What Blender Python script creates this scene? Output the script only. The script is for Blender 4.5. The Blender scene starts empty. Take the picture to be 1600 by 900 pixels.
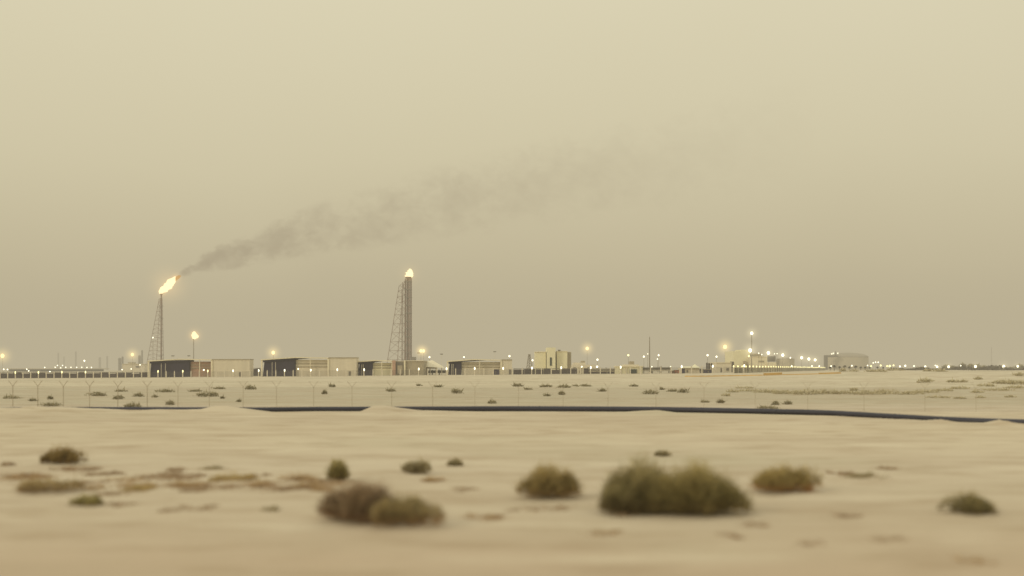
import bpy, math, random
import numpy as np
from mathutils import Vector, noise as mnoise

random.seed(7)
rng = np.random.default_rng(7)
sc = bpy.context.scene
COL = sc.collection
H0 = 3.6          # eye height above the desert floor
F = 1600.0        # focal length in photo pixels (36 mm lens)
HY = 577.0        # horizon row

def Xp(px, D): return (px - 800.0) / F * D
def Zp(py, D): return H0 - (py - HY) / F * D
def P(px, py, D): return Vector((Xp(px, D), D, Zp(py, D)))

# ------------------------------------------------------------------ materials
def nt(m):
    m.use_nodes = True
    t = m.node_tree; t.nodes.clear()
    return t, t.nodes, t.links

def mat(name, col, rough=0.85, var=0.12, scale=0.6, metal=0.0, stretch=(1, 1, 1), bump=0.0):
    m = bpy.data.materials.new(name); t, N, L = nt(m)
    out = N.new('ShaderNodeOutputMaterial'); b = N.new('ShaderNodeBsdfPrincipled')
    b.inputs['Roughness'].default_value = rough; b.inputs['Metallic'].default_value = metal
    tc = N.new('ShaderNodeTexCoord'); mp = N.new('ShaderNodeMapping'); mp.inputs['Scale'].default_value = stretch
    nz = N.new('ShaderNodeTexNoise'); nz.inputs['Scale'].default_value = scale; nz.inputs['Detail'].default_value = 5
    rp = N.new('ShaderNodeValToRGB')
    rp.color_ramp.elements[0].position = 0.3; rp.color_ramp.elements[1].position = 0.7
    rp.color_ramp.elements[0].color = tuple(c * (1 - var) for c in col) + (1,)
    rp.color_ramp.elements[1].color = tuple(min(1, c * (1 + var)) for c in col) + (1,)
    L.new(tc.outputs['Object'], mp.inputs[0]); L.new(mp.outputs[0], nz.inputs['Vector'])
    L.new(nz.outputs['Fac'], rp.inputs[0]); L.new(rp.outputs[0], b.inputs['Base Color'])
    if bump:
        bp = N.new('ShaderNodeBump'); bp.inputs['Strength'].default_value = bump
        L.new(nz.outputs['Fac'], bp.inputs['Height']); L.new(bp.outputs[0], b.inputs['Normal'])
    L.new(b.outputs[0], out.inputs[0])
    return m

def emis(name, col, s, var=0.1):
    m = bpy.data.materials.new(name); t, N, L = nt(m)
    out = N.new('ShaderNodeOutputMaterial'); e = N.new('ShaderNodeEmission')
    tc = N.new('ShaderNodeTexCoord'); nz = N.new('ShaderNodeTexNoise'); nz.inputs['Scale'].default_value = 0.7
    rp = N.new('ShaderNodeValToRGB')
    rp.color_ramp.elements[0].color = tuple(c * (1 - var) for c in col) + (1,)
    rp.color_ramp.elements[1].color = tuple(col) + (1,)
    L.new(tc.outputs['Object'], nz.inputs['Vector']); L.new(nz.outputs['Fac'], rp.inputs[0])
    L.new(rp.outputs[0], e.inputs[0]); e.inputs[1].default_value = s
    L.new(e.outputs[0], out.inputs[0])
    m.cycles.emission_sampling = 'NONE'
    return m

def netting(name, col, alpha, scale):
    """wire mesh seen from far: wires that cover `alpha` of the opening"""
    m = bpy.data.materials.new(name); t, N, L = nt(m)
    out = N.new('ShaderNodeOutputMaterial'); b = N.new('ShaderNodeBsdfPrincipled')
    b.inputs['Base Color'].default_value = tuple(col) + (1,); b.inputs['Roughness'].default_value = 0.7
    tr = N.new('ShaderNodeBsdfTransparent'); mx = N.new('ShaderNodeMixShader')
    tc = N.new('ShaderNodeTexCoord'); nz = N.new('ShaderNodeTexNoise'); nz.inputs['Scale'].default_value = scale
    mr = N.new('ShaderNodeMapRange'); mr.inputs['To Min'].default_value = alpha * 0.5; mr.inputs['To Max'].default_value = alpha * 1.5
    L.new(tc.outputs['Object'], nz.inputs['Vector']); L.new(nz.outputs['Fac'], mr.inputs['Value'])
    L.new(mr.outputs[0], mx.inputs[0]); L.new(tr.outputs[0], mx.inputs[1]); L.new(b.outputs[0], mx.inputs[2])
    L.new(mx.outputs[0], out.inputs[0])
    return m

M = dict(
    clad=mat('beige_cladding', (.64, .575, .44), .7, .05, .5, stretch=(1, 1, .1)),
    clad_d=mat('shaded_cladding', (.36, .31, .215), .7, .08, .5, stretch=(1, 1, .1)),  # shade put into the colour for the tower block's side wall; darker trim too
    white=mat('white_paint', (.72, .65, .47), .6, .05, .4),
    cream=mat('cream_render', (.72, .67, .46), .8, .04, .25),
    dark=mat('near_black', (.020, .015, .036), .8, .35, .12, stretch=(1, 1, .3)),  # near-black colour stands in for dark shed interiors and undersides; also tyres
    darkwall=mat('dark_wall', (.075, .06, .06), .85, .3, .05),
    pink=mat('terracotta_panel', (.42, .27, .19), .8, .15, .3),
    grey=mat('grey_steel', (.16, .14, .11), .6, .2, .6),
    lightsteel=mat('galvanised_steel', (.48, .43, .33), .5, .1, .6),
    rust=mat('rusty_steel', (.17, .10, .07), .7, .25, .12),
    pole=mat('pole_paint', (.22, .19, .14), .6, .15, .5),
    conc=mat('concrete_post', (.62, .56, .44), .9, .1, 1.2),
    farconc=mat('far_plant_steel', (.10, .085, .07), .8, .2, .02),
    tank=mat('tank_concrete', (.46, .41, .30), .85, .05, .03),
    dome=mat('tank_dome', (.30, .26, .19), .85, .08, .03),
    glass=mat('tinted_glass', (.03, .045, .04), .15, .2, .4),
    orange=mat('orange_plastic', (.58, .36, .11), .6, .15, .2),
    redd=mat('faded_red', (.40, .14, .07), .7, .2, .3),
    blue=mat('dark_blue_sheet', (.035, .03, .07), .7, .2, .3),
    pipe=mat('black_polyethylene', (.022, .021, .034), .58, .3, .25, stretch=(.3, 1, 1)),
    nearpost=mat('weathered_post', (.40, .345, .25), .8, .15, 2.0),
    bark=mat('bark', (.12, .09, .06), .9, .2, 2.0),
    net=netting('perimeter_mesh', (.12, .11, .09), .22, .2),
    net2=netting('screened_mesh', (.13, .115, .06), .75, .2),
    chain=netting('chain_link', (.32, .28, .22), .06, .4),
    lampY=emis('yellow_lamp', (1, .90, .40), 2.6),
    lampW=emis('white_lamp', (1, .93, .66), 3.2),
    lampA=emis('amber_lamp', (1, .74, .34), 2.0),
    flame=emis('flame_core', (1, .84, .47), 1.9, .12),
    ember=emis('flame_tail', (1, .50, .10), .75, .35),
)

# ------------------------------------------------------------------ mesh helpers
ORG = {}
class MB:
    def __init__(s): s.v = []; s.f = []
    def quad(s, a, b, c, d):
        n = len(s.v); s.v += [tuple(a), tuple(b), tuple(c), tuple(d)]; s.f.append((n, n+1, n+2, n+3)); return s
    def box(s, x0, x1, y0, y1, z0, z1):
        n = len(s.v)
        s.v += [(x0,y0,z0),(x1,y0,z0),(x1,y1,z0),(x0,y1,z0),(x0,y0,z1),(x1,y0,z1),(x1,y1,z1),(x0,y1,z1)]
        for q in ((0,3,2,1),(4,5,6,7),(0,1,5,4),(1,2,6,5),(2,3,7,6),(3,0,4,7)): s.f.append(tuple(n+i for i in q))
        return s
    def prism(s, base, dz_or_top):
        """base: list of points; top: list of points"""
        n = len(s.v); k = len(base)
        s.v += [tuple(p) for p in base] + [tuple(p) for p in dz_or_top]
        s.f.append(tuple(n+i for i in reversed(range(k)))); s.f.append(tuple(n+k+i for i in range(k)))
        for i in range(k): s.f.append((n+i, n+(i+1)%k, n+k+(i+1)%k, n+k+i))
        return s
    def tube(s, a, b, r, r2=None, n=6, cap=True):
        a = Vector(a); b = Vector(b); r2 = r if r2 is None else r2
        d = (b - a).normalized(); u = d.orthogonal().normalized(); w = d.cross(u)
        k = len(s.v)
        for p, rr in ((a, r), (b, r2)):
            for i in range(n):
                t = 2*math.pi*i/n; s.v.append(tuple(p + u*math.cos(t)*rr + w*math.sin(t)*rr))
        for i in range(n): s.f.append((k+i, k+(i+1)%n, k+n+(i+1)%n, k+n+i))
        if cap: s.f.append(tuple(k+i for i in reversed(range(n)))); s.f.append(tuple(k+n+i for i in range(n)))
        return s
    def ball(s, c, rx, ry, rz, nu=10, nv=7):
        k = len(s.v); c = Vector(c)
        for j in range(nv+1):
            ph = math.pi*j/nv
            for i in range(nu):
                th = 2*math.pi*i/nu
                s.v.append((c.x+rx*math.sin(ph)*math.cos(th), c.y+ry*math.sin(ph)*math.sin(th), c.z+rz*math.cos(ph)))
        for j in range(nv):
            for i in range(nu): s.f.append((k+j*nu+i, k+(j+1)*nu+i, k+(j+1)*nu+(i+1)%nu, k+j*nu+(i+1)%nu))
        return s
    def build(s, name, m, parent=None, org=None, smooth=False):
        if parent is not None: o0 = ORG[parent.name]
        else: o0 = Vector(org) if org is not None else Vector((0,0,0))
        me = bpy.data.meshes.new(name)
        me.from_pydata([(p[0]-o0[0], p[1]-o0[1], p[2]-o0[2]) for p in s.v], [], s.f)
        me.materials.append(m); me.update()
        if smooth:
            for p in me.polygons: p.use_smooth = True
        o = bpy.data.objects.new(name, me); COL.objects.link(o)
        if parent is not None: o.parent = parent
        else: o.location = o0
        ORG[o.name] = o0
        return o

def tag(o, label, cat, group=None, kind=None):
    if label: o['label'] = label
    if cat: o['category'] = cat
    if group: o['group'] = group
    if kind: o['kind'] = kind
    return o

def thing(name, loc, label, cat, group=None):
    o = bpy.data.objects.new(name, None); COL.objects.link(o); o.location = loc
    o.empty_display_size = 0.5
    ORG[o.name] = Vector(loc)
    return tag(o, label, cat, group)

# ------------------------------------------------------------------ terrain
def sstep(a, b, x):
    t = np.clip((x - a) / (b - a), 0, 1); return t*t*(3-2*t)

PT_PX = [-400, 0, 150, 400, 500, 600, 800, 1000, 1100, 1200, 1300, 1350, 1400, 1500, 1600, 1700, 2000]
PT_Y  = [642, 641, 640.5, 640.5, 639.2, 638.7, 638.5, 640, 641.5, 643.3, 645.2, 648, 652, 657, 660, 663, 670]
PT_D = [(H0-0.22)*F/(y-HY) for y in PT_Y]
PT_X = [Xp(a, d) for a, d in zip(PT_PX, PT_D)]
def pipe_y(X): return np.interp(X, PT_X, PT_D)
RG_PX = [-400, 100, 150, 230, 318, 340, 366, 392, 430, 566, 587, 607, 626, 660, 760, 960, 1005, 1025, 1060, 1330, 1400, 1440, 1460, 1480, 1530, 1552, 1566, 1600, 2000]
RG_H  = [.55, .50, .36, .25, .27, .56, .56, .30, .03, .02, .58, .58, .34, .12, .02, .02, .16, .22, .03, .03, .10, .10, .24, .12, .12, .36, .20, .12, .3]

hummocks = []   # (x, y, height, radius x, radius y)
def vnoise(x, y, s, seed=0.0):
    """smooth value noise, vectorised"""
    x = x*s + seed*17.13; y = y*s + seed*5.71
    xi = np.floor(x).astype(np.int64); yi = np.floor(y).astype(np.int64); xf = x-xi; yf = y-yi
    def h(a, b):
        n = (a*374761393 + b*668265263 + int(seed*1013)) & 0x7fffffff
        n = ((n ^ (n >> 13))*1274126177) & 0x7fffffff
        return ((n ^ (n >> 16)) & 0xffff)/65535.0
    u = xf*xf*(3-2*xf); v = yf*yf*(3-2*yf)
    return (h(xi, yi)*(1-u)+h(xi+1, yi)*u)*(1-v) + (h(xi, yi+1)*(1-u)+h(xi+1, yi+1)*u)*v - .5

def gz(X, Y, fine=True):
    X = np.asarray(X, float); Y = np.asarray(Y, float)
    Yc = np.maximum(Y, 5.0); u = X/Yc
    zf = np.interp(u, [-.5, .2, .3, .5], [-.65, 2.0, 2.5, 2.6])
    z = sstep(230, 372, Y) * zf
    # sand bank pushed against the pipeline
    py = pipe_y(X); px = 800 + F*X/np.maximum(py, 1)
    rh = np.interp(px, RG_PX, RG_H) * (1 + .25*vnoise(X, X*0, .9, 3))
    dy = Y - (py - .75)
    z = z + rh*np.exp(-(np.where(dy < 0, dy/2.6, dy/.55))**2)
    # low bank towards the road side of the pipe
    z = z + .10*np.exp(-((Y - (py-9))/6.0)**2)*(1+vnoise(X, Y, .12, 5))
    # broad undulation, wind and wheel shaped relief running along the road
    z = z + .10*vnoise(X, Y, .05, 1)*sstep(8, 40, Y) + .05*vnoise(X*.6, Y, .33, 2)*(1-sstep(60, 140, Y))
    if fine:
        z = z + .025*vnoise(X*.7, Y, 1.3, 4)*(1-sstep(30, 70, Y)) + .012*vnoise(X, Y, 3.3, 6)*(1-sstep(25, 50, Y))
    for (x0, y0, x1, y1) in ((-24, 44.5, -7, 52.5), (-24, 46.4, -7, 54.6), (-30, 62, 34, 57), (-30, 64, 34, 59)):
        ql = math.hypot(x1-x0, y1-y0); dd = (X-x0)*(-(y1-y0)/ql)+(Y-y0)*((x1-x0)/ql)
        al = ((X-x0)*(x1-x0)+(Y-y0)*(y1-y0))/ql**2
        z = z + (-.06*np.exp(-(dd/.28)**2)+.035*np.exp(-((dd-.6)/.3)**2))*sstep(-.15, .1, al)*(1-sstep(.85, 1.15, al))*(.6+vnoise(X, Y, .3, 12))
    # rough ground beyond the chain link fence
    z = z + .22*np.maximum(vnoise(X, Y, .11, 7), 0)*sstep(102, 125, Y)*(1-sstep(600, 1200, Y))
    # dune ground on the far right
    z = z + (.9*vnoise(X, Y, .035, 8)+.5*vnoise(X, Y, .09, 9))*sstep(.27, .38, u)*sstep(110, 190, Y)*(1-sstep(900, 2000, Y))
    for hx, hy, hh, rx, ry in hummocks:
        q = ((X-hx)/rx)**2 + ((Y-hy)/ry)**2
        z = z + hh*np.exp(-q)*(q < 9)
    return z

def gza(x, y): return float(gz(np.array([x]), np.array([y]), False)[0])
def ground_at(px, py):
    D = H0*F/max(py-HY, 4)
    for _ in range(6): D = (H0-gza(Xp(px, D), D))*F/max(py-HY, 4)
    return Xp(px, D), D

# ------------------------------------------------------------------ vegetation tables (photo base point, width, height)
BUSH = [  # px, base y, w, h, palette, label, hummock, shape
 (88, 727, 62, 27, 'olive', 'rounded olive brown saltbush on the left, nearest to the pipeline', .05),
 (62, 773, 96, 22, 'dry', 'low straw and brown saltbush below the rounded olive one at far left', .06),
 (130, 791, 42, 17, 'green', 'small green saltbush lowest at the left, beside dry tufts', .02),
 (523, 751, 38, 32, 'lime', 'small upright yellow green saltbush above the wide brown mound', .02),
 (652, 741, 42, 25, 'grey', 'small grey green saltbush standing alone near the middle', .02),
 (714, 728, 26, 11, 'grey', 'tiny grey tussock just right of the small grey green saltbush', .01),
 (566, 818, 128, 62, 'brown', 'wide brown dry saltbush, the taller left half of the mound', .12),
 (620, 828, 126, 42, 'brown2', 'lower brown and olive saltbush sloping off the right of the mound', .10),
 (858, 781, 92, 50, 'olive2', 'medium olive saltbush with brown foot left of the biggest bush', .06),
 (1013, 803, 134, 78, 'darkgreen', 'biggest dark green saltbush, left half of the big pair', .05),
 (968, 800, 34, 24, 'lime', 'small yellow green sprig at the left foot of the biggest dark green saltbush', .0),
 (1090, 807, 146, 76, 'olive3', 'big olive saltbush grown together with the dark green one', .05),
 (1240, 771, 108, 42, 'redfoot', 'saltbush with olive top and reddish brown foot right of the big pair', .05),
 (1523, 804, 78, 32, 'darkgreen', 'low dark green saltbush alone at the lower right', .02),
 (1041, 713, 26, 9, 'grey', 'tiny grey tussock above the biggest dark green bush', .01),
]
PAL = {  # dark, light, foot albedos
 'olive': ((0.157,0.108,0.037),(0.423,0.302,0.112),(0.251,0.159,0.066)), 'dry': ((0.244,0.175,0.095),(0.537,0.413,0.189),(0.317,0.200,0.108)),
 'green': ((0.205,0.179,0.063),(0.543,0.455,0.175),(0.337,0.244,0.112)), 'lime': ((0.218,0.178,0.065),(0.492,0.408,0.167),(0.273,0.192,0.090)),
 'grey': ((0.228,0.193,0.100),(0.524,0.436,0.251),(0.349,0.268,0.149)), 'brown': ((0.206,0.150,0.084),(0.427,0.308,0.186),(0.348,0.213,0.121)),
 'brown2': ((0.219,0.156,0.077),(0.452,0.361,0.161),(0.403,0.230,0.113)), 'olive2': ((0.219,0.164,0.065),(0.487,0.375,0.158),(0.369,0.235,0.107)),
 'darkgreen': ((0.125,0.107,0.046),(0.432,0.353,0.155),(0.228,0.165,0.077)), 'olive3': ((0.172,0.143,0.056),(0.457,0.369,0.150),(0.265,0.190,0.079)),
 'redfoot': ((0.246,0.184,0.066),(0.476,0.367,0.146),(0.524,0.252,0.109)),
 'straw': ((0.366,0.250,0.135),(0.634,0.475,0.243),(0.390,0.263,0.149)), 'tan': ((0.317,0.225,0.135),(0.512,0.388,0.243),(0.366,0.250,0.149)),
 'yellow': ((0.390,0.288,0.121),(0.634,0.500,0.216),(0.415,0.288,0.135)), 'far': ((0.198,0.172,0.098),(0.415,0.365,0.218),(0.296,0.244,0.154)),
 'farl': ((0.390,0.336,0.215),(0.635,0.568,0.363),(0.513,0.442,0.272)),
}
TUFT = [(8,728,16,7,'tan'),(15,747,44,7,'tan'),(34,751,60,9,'straw'),(95,735,36,6,'tan'),(141,735,26,5,'tan'),(142,743,30,4,'tan'),
 (176,742,22,6,'tan'),(128,758,40,5,'tan'),(130,766,34,7,'straw'),(190,752,46,5,'straw'),(200,762,44,8,'straw'),(218,767,42,11,'yellow'),(236,748,52,6,'tan'),
 (268,749,64,6,'tan'),(262,742,24,4,'tan'),(330,733,28,4,'grey'),(280,761,56,11,'straw'),(300,768,34,6,'tan'),(335,764,50,6,'tan'),(275,736,30,4,'tan'),
 (362,752,52,14,'yellow'),(392,760,40,9,'straw'),(412,764,30,6,'tan'),(462,752,42,12,'straw'),(492,762,46,12,'straw'),(450,768,50,6,'tan'),
 (515,756,54,6,'tan'),(505,768,32,6,'straw'),(180,792,34,4,'tan'),(168,775,40,4,'tan'),(300,796,44,4,'tan'),(262,800,24,3,'tan'),(420,798,24,7,'grey'),
 (400,745,30,4,'tan'),(680,753,28,9,'straw'),(755,812,40,7,'straw'),(815,800,36,4,'tan'),(868,797,40,4,'tan'),(950,835,36,5,'straw'),(1140,840,34,4,'tan'),
 (1355,747,44,8,'grey'),(1320,742,34,4,'tan'),(1388,733,22,3,'tan'),(1330,808,30,4,'tan'),(1395,846,40,4,'tan'),(1272,852,40,3,'tan'),(1530,880,40,4,'straw'),
 (985,806,30,5,'tan'),(1180,822,30,4,'tan'),(720,768,36,4,'tan')]
CLUMP = [(391,609,16,7),(320,620,34,9),(303,612,20,3),(340,608,20,3),(205,638,26,8),(264,633,15,8),(214,620,16,6),(75,635,28,6),(14,623,22,5),(51,627,10,5),(77,624,8,6),
 (146,619,28,7),(184,624,15,6),(188,612,18,3),(256,613,30,5),(240,621,8,4),(347,623,6,4),(373,628,6,3),(518,605,9,5),(507,616,9,7),(610,612,14,5),(655,603,8,2),(684,605,12,3),(711,615,20,8),
 (769,631,15,6),(809,604,14,5),(853,605,20,4),(881,606,22,4),(877,617,13,6),(855,619,9,3),(909,604,26,3),(942,612,10,4),(825,609,12,2),(992,604,13,3),(1019,616,24,7),(1035,609,8,3),
 (1050,612,14,4),(1068,614,16,7),(1124,630,14,7),(1100,629,16,3),(1204,639,34,5),(1232,632,14,6),(1213,633,12,7),(1146,613,20,3),(1175,612,40,3),(1165,607,26,2),(1135,619,14,3),
 (1200,614,50,5),(1230,616,44,6),(1262,617,46,8),(1290,616,40,8),(1320,616,44,6),(1338,611,16,5),(1360,617,50,7),(1392,616,46,8),(1425,617,44,6),(1450,615,40,5),(1478,614,36,4),
 (1448,601,22,8),(1490,600,20,4),(1505,600,22,4),(1530,597,14,4),(1465,622,36,3),(1500,623,18,2),(1535,622,16,2),(1505,608,34,3),(1530,614,20,3),(1562,611,50,3),(1580,621,18,3),
 (1570,601,30,6),(1592,601,34,8),(1590,607,30,4),(1545,604,26,4),(1600,595,26,5),(1470,590,26,4),(1318,590,12,5),(1335,592,16,4),(1365,592,20,4),(1378,592,22,5),(1396,584,18,4),(1450,588,14,4),(1410,587,18,3)]

for b in BUSH:
    x, D = ground_at(b[0], b[1])
    w = b[2]/F*D
    hummocks.append((x, D+.15*w, b[6]*1.2, w*.6, w*.38))

# ground sheet
rows = np.concatenate([np.arange(-40, 15, 2.5), np.arange(15, 60, .28), np.arange(60, 100, .22), np.arange(100, 250, 1.5),
                       np.arange(250, 480, 3.0), np.geomspace(480, 16000, 70)])
us = np.linspace(-1.0, 1.0, 640); us = np.sign(us)*(np.abs(us)*.62 + np.abs(us)**4*.6)
RR, UU = np.meshgrid(rows, us, indexing='ij')
GX = UU*(RR+60.0); GY = RR
GZ = gz(GX, GY)
nr, nc = GX.shape
verts = np.stack([GX, GY, GZ], -1).reshape(-1, 3)
idx = np.arange(nr*nc).reshape(nr, nc)
faces = np.stack([idx[:-1, :-1], idx[:-1, 1:], idx[1:, 1:], idx[1:, :-1]], -1).reshape(-1, 4)
def mesh_np(name, v, f, m, smooth=True):
    me = bpy.data.meshes.new(name); k = f.shape[1]
    me.vertices.add(len(v)); me.vertices.foreach_set('co', v.astype(np.float32).ravel())
    me.loops.add(f.size); me.loops.foreach_set('vertex_index', f.astype(np.int32).ravel())
    me.polygons.add(len(f)); me.polygons.foreach_set('loop_start', np.arange(0, f.size, k, dtype=np.int32))
    me.polygons.foreach_set('loop_total', np.full(len(f), k, dtype=np.int32))
    me.polygons.foreach_set('use_smooth', np.full(len(f), smooth, dtype=bool))
    me.update(calc_edges=True); me.validate(); me.materials.append(m)
    return me

def sand_mat():
    m = bpy.data.materials.new('desert_sand'); t, N, L = nt(m)
    out = N.new('ShaderNodeOutputMaterial'); b = N.new('ShaderNodeBsdfPrincipled'); b.inputs['Roughness'].default_value = .95
    b.inputs['Specular IOR Level'].default_value = .15
    tc = N.new('ShaderNodeTexCoord'); sp = N.new('ShaderNodeSeparateXYZ'); L.new(tc.outputs['Object'], sp.inputs[0])
    def nz(scale, stretch, det=6, rough=.55):
        mp = N.new('ShaderNodeMapping'); mp.inputs['Scale'].default_value = stretch
        n = N.new('ShaderNodeTexNoise'); n.inputs['Scale'].default_value = scale; n.inputs['Detail'].default_value = det
        n.inputs['Roughness'].default_value = rough
        L.new(tc.outputs['Object'], mp.inputs[0]); L.new(mp.outputs[0], n.inputs['Vector']); return n.outputs['Fac']
    # distance of each belt of ground from the road (wobbled by noise)
    wob = N.new('ShaderNodeMath'); wob.operation = 'MULTIPLY_ADD'
    L.new(nz(.06, (1, 1, 1), 3), wob.inputs[0]); wob.inputs[1].default_value = .16; wob.inputs[2].default_value = .92
    yy = N.new('ShaderNodeMath'); yy.operation = 'MULTIPLY'; L.new(sp.outputs['Y'], yy.inputs[0]); L.new(wob.outputs[0], yy.inputs[1])
    lg = N.new('ShaderNodeMath'); lg.operation = 'LOGARITHM'; lg.inputs[1].default_value = 10; 
    mxx = N.new('ShaderNodeMath'); mxx.operation = 'MAXIMUM'; L.new(yy.outputs[0], mxx.inputs[0]); mxx.inputs[1].default_value = 2
    L.new(mxx.outputs[0], lg.inputs[0])
    nm = N.new('ShaderNodeMath'); nm.operation = 'DIVIDE'; L.new(lg.outputs[0], nm.inputs[0]); nm.inputs[1].default_value = 3.0
    rp = N.new('ShaderNodeValToRGB'); cr = rp.color_ramp
    belts = [(14, (0.473, 0.376, 0.258)), (19, (0.480, 0.381, 0.265)), (26, (0.515, 0.433, 0.309)), (38, (0.538, 0.458, 0.332)), (50, (0.556, 0.474, 0.338)),
             (62, (0.556, 0.474, 0.334)), (72, (0.508, 0.425, 0.300)), (82, (0.556, 0.474, 0.338)), (97, (0.534, 0.463, 0.349)), (110, (0.455, 0.404, 0.290)),
             (190, (0.466, 0.415, 0.301)), (228, (0.579, 0.518, 0.376)), (420, (0.591, 0.523, 0.383)), (1000, (0.497, 0.444, 0.332))]
    while len(cr.elements) < len(belts): cr.elements.new(.5)
    for e, (d, c) in zip(cr.elements, belts): e.position = math.log10(d)/3.0
    for i, (d, c) in enumerate(belts): cr.elements[i].color = c + (1,)
    L.new(nm.outputs[0], rp.inputs[0])
    cur = rp.outputs[0]
    def blend(fac, lo, hi, col, amt, mode='MIX'):
        nonlocal cur
        mr = N.new('ShaderNodeMapRange'); mr.interpolation_type = 'SMOOTHSTEP'
        mr.inputs['From Min'].default_value = lo; mr.inputs['From Max'].default_value = hi; mr.inputs['To Max'].default_value = amt
        L.new(fac, mr.inputs['Value'])
        mx = N.new('ShaderNodeMix'); mx.data_type = 'RGBA'; mx.blend_type = mode
        L.new(mr.outputs[0], mx.inputs['Factor']); L.new(cur, mx.inputs['A']); mx.inputs['B'].default_value = col + (1,)
        cur = mx.outputs['Result']
    blend(nz(.22, (.35, 1, 1), 5), .42, .62, (.43,.345,.235), .5)        # reddish gravel streaks along the road
    blend(nz(.40, (.30, 1, 1), 5), .52, .72, (.68,.61,.45), .45)          # pale wind streaks
    blend(nz(.75, (.40, 1, 1), 6), .48, .68, (.36,.27,.17), .55)        # fine dark grit
    blend(nz(.035, (.6, 1, 1), 4), .50, .66, (.40,.36,.24), .4)         # greenish grey flats
    blend(nz(9, (.6, 1, 1), 5, .7), .46, .72, (.36,.29,.20), .25)        # grain
    L.new(cur, b.inputs['Base Color'])
    bp = N.new('ShaderNodeBump'); bp.inputs['Strength'].default_value = .5; bp.inputs['Distance'].default_value = .06
    L.new(nz(2.2, (.35, 1, 1), 8, .65), bp.inputs['Height']); L.new(bp.outputs[0], b.inputs['Normal'])
    L.new(b.outputs[0], out.inputs[0])
    return m
g = bpy.data.objects.new('ground', mesh_np('ground', verts, faces, sand_mat())); COL.objects.link(g); g['kind'] = 'structure'

# ------------------------------------------------------------------ plants
def leaf_mat():
    m = bpy.data.materials.new('saltbush_leaves'); t, N, L = nt(m)
    out = N.new('ShaderNodeOutputMaterial'); b = N.new('ShaderNodeBsdfPrincipled'); b.inputs['Roughness'].default_value = .8
    at = N.new('ShaderNodeAttribute'); at.attribute_name = 'tint'
    tc = N.new('ShaderNodeTexCoord'); nz = N.new('ShaderNodeTexNoise'); nz.inputs['Scale'].default_value = 3.0
    mr = N.new('ShaderNodeMapRange'); mr.inputs['To Min'].default_value = .6; mr.inputs['To Max'].default_value = 1.4
    mx = N.new('ShaderNodeVectorMath'); mx.operation = 'SCALE'
    L.new(tc.outputs['Object'], nz.inputs['Vector']); L.new(nz.outputs['Fac'], mr.inputs['Value'])
    L.new(at.outputs['Color'], mx.inputs[0]); L.new(mr.outputs[0], mx.inputs['Scale']); L.new(mx.outputs[0], b.inputs['Base Color'])
    tl = N.new('ShaderNodeBsdfTranslucent'); L.new(mx.outputs[0], tl.inputs[0])
    ms = N.new('ShaderNodeMixShader'); ms.inputs[0].default_value = .2
    L.new(b.outputs[0], ms.inputs[1]); L.new(tl.outputs[0], ms.inputs[2]); L.new(ms.outputs[0], out.inputs[0])
    return m
LEAF = leaf_mat()

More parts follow.
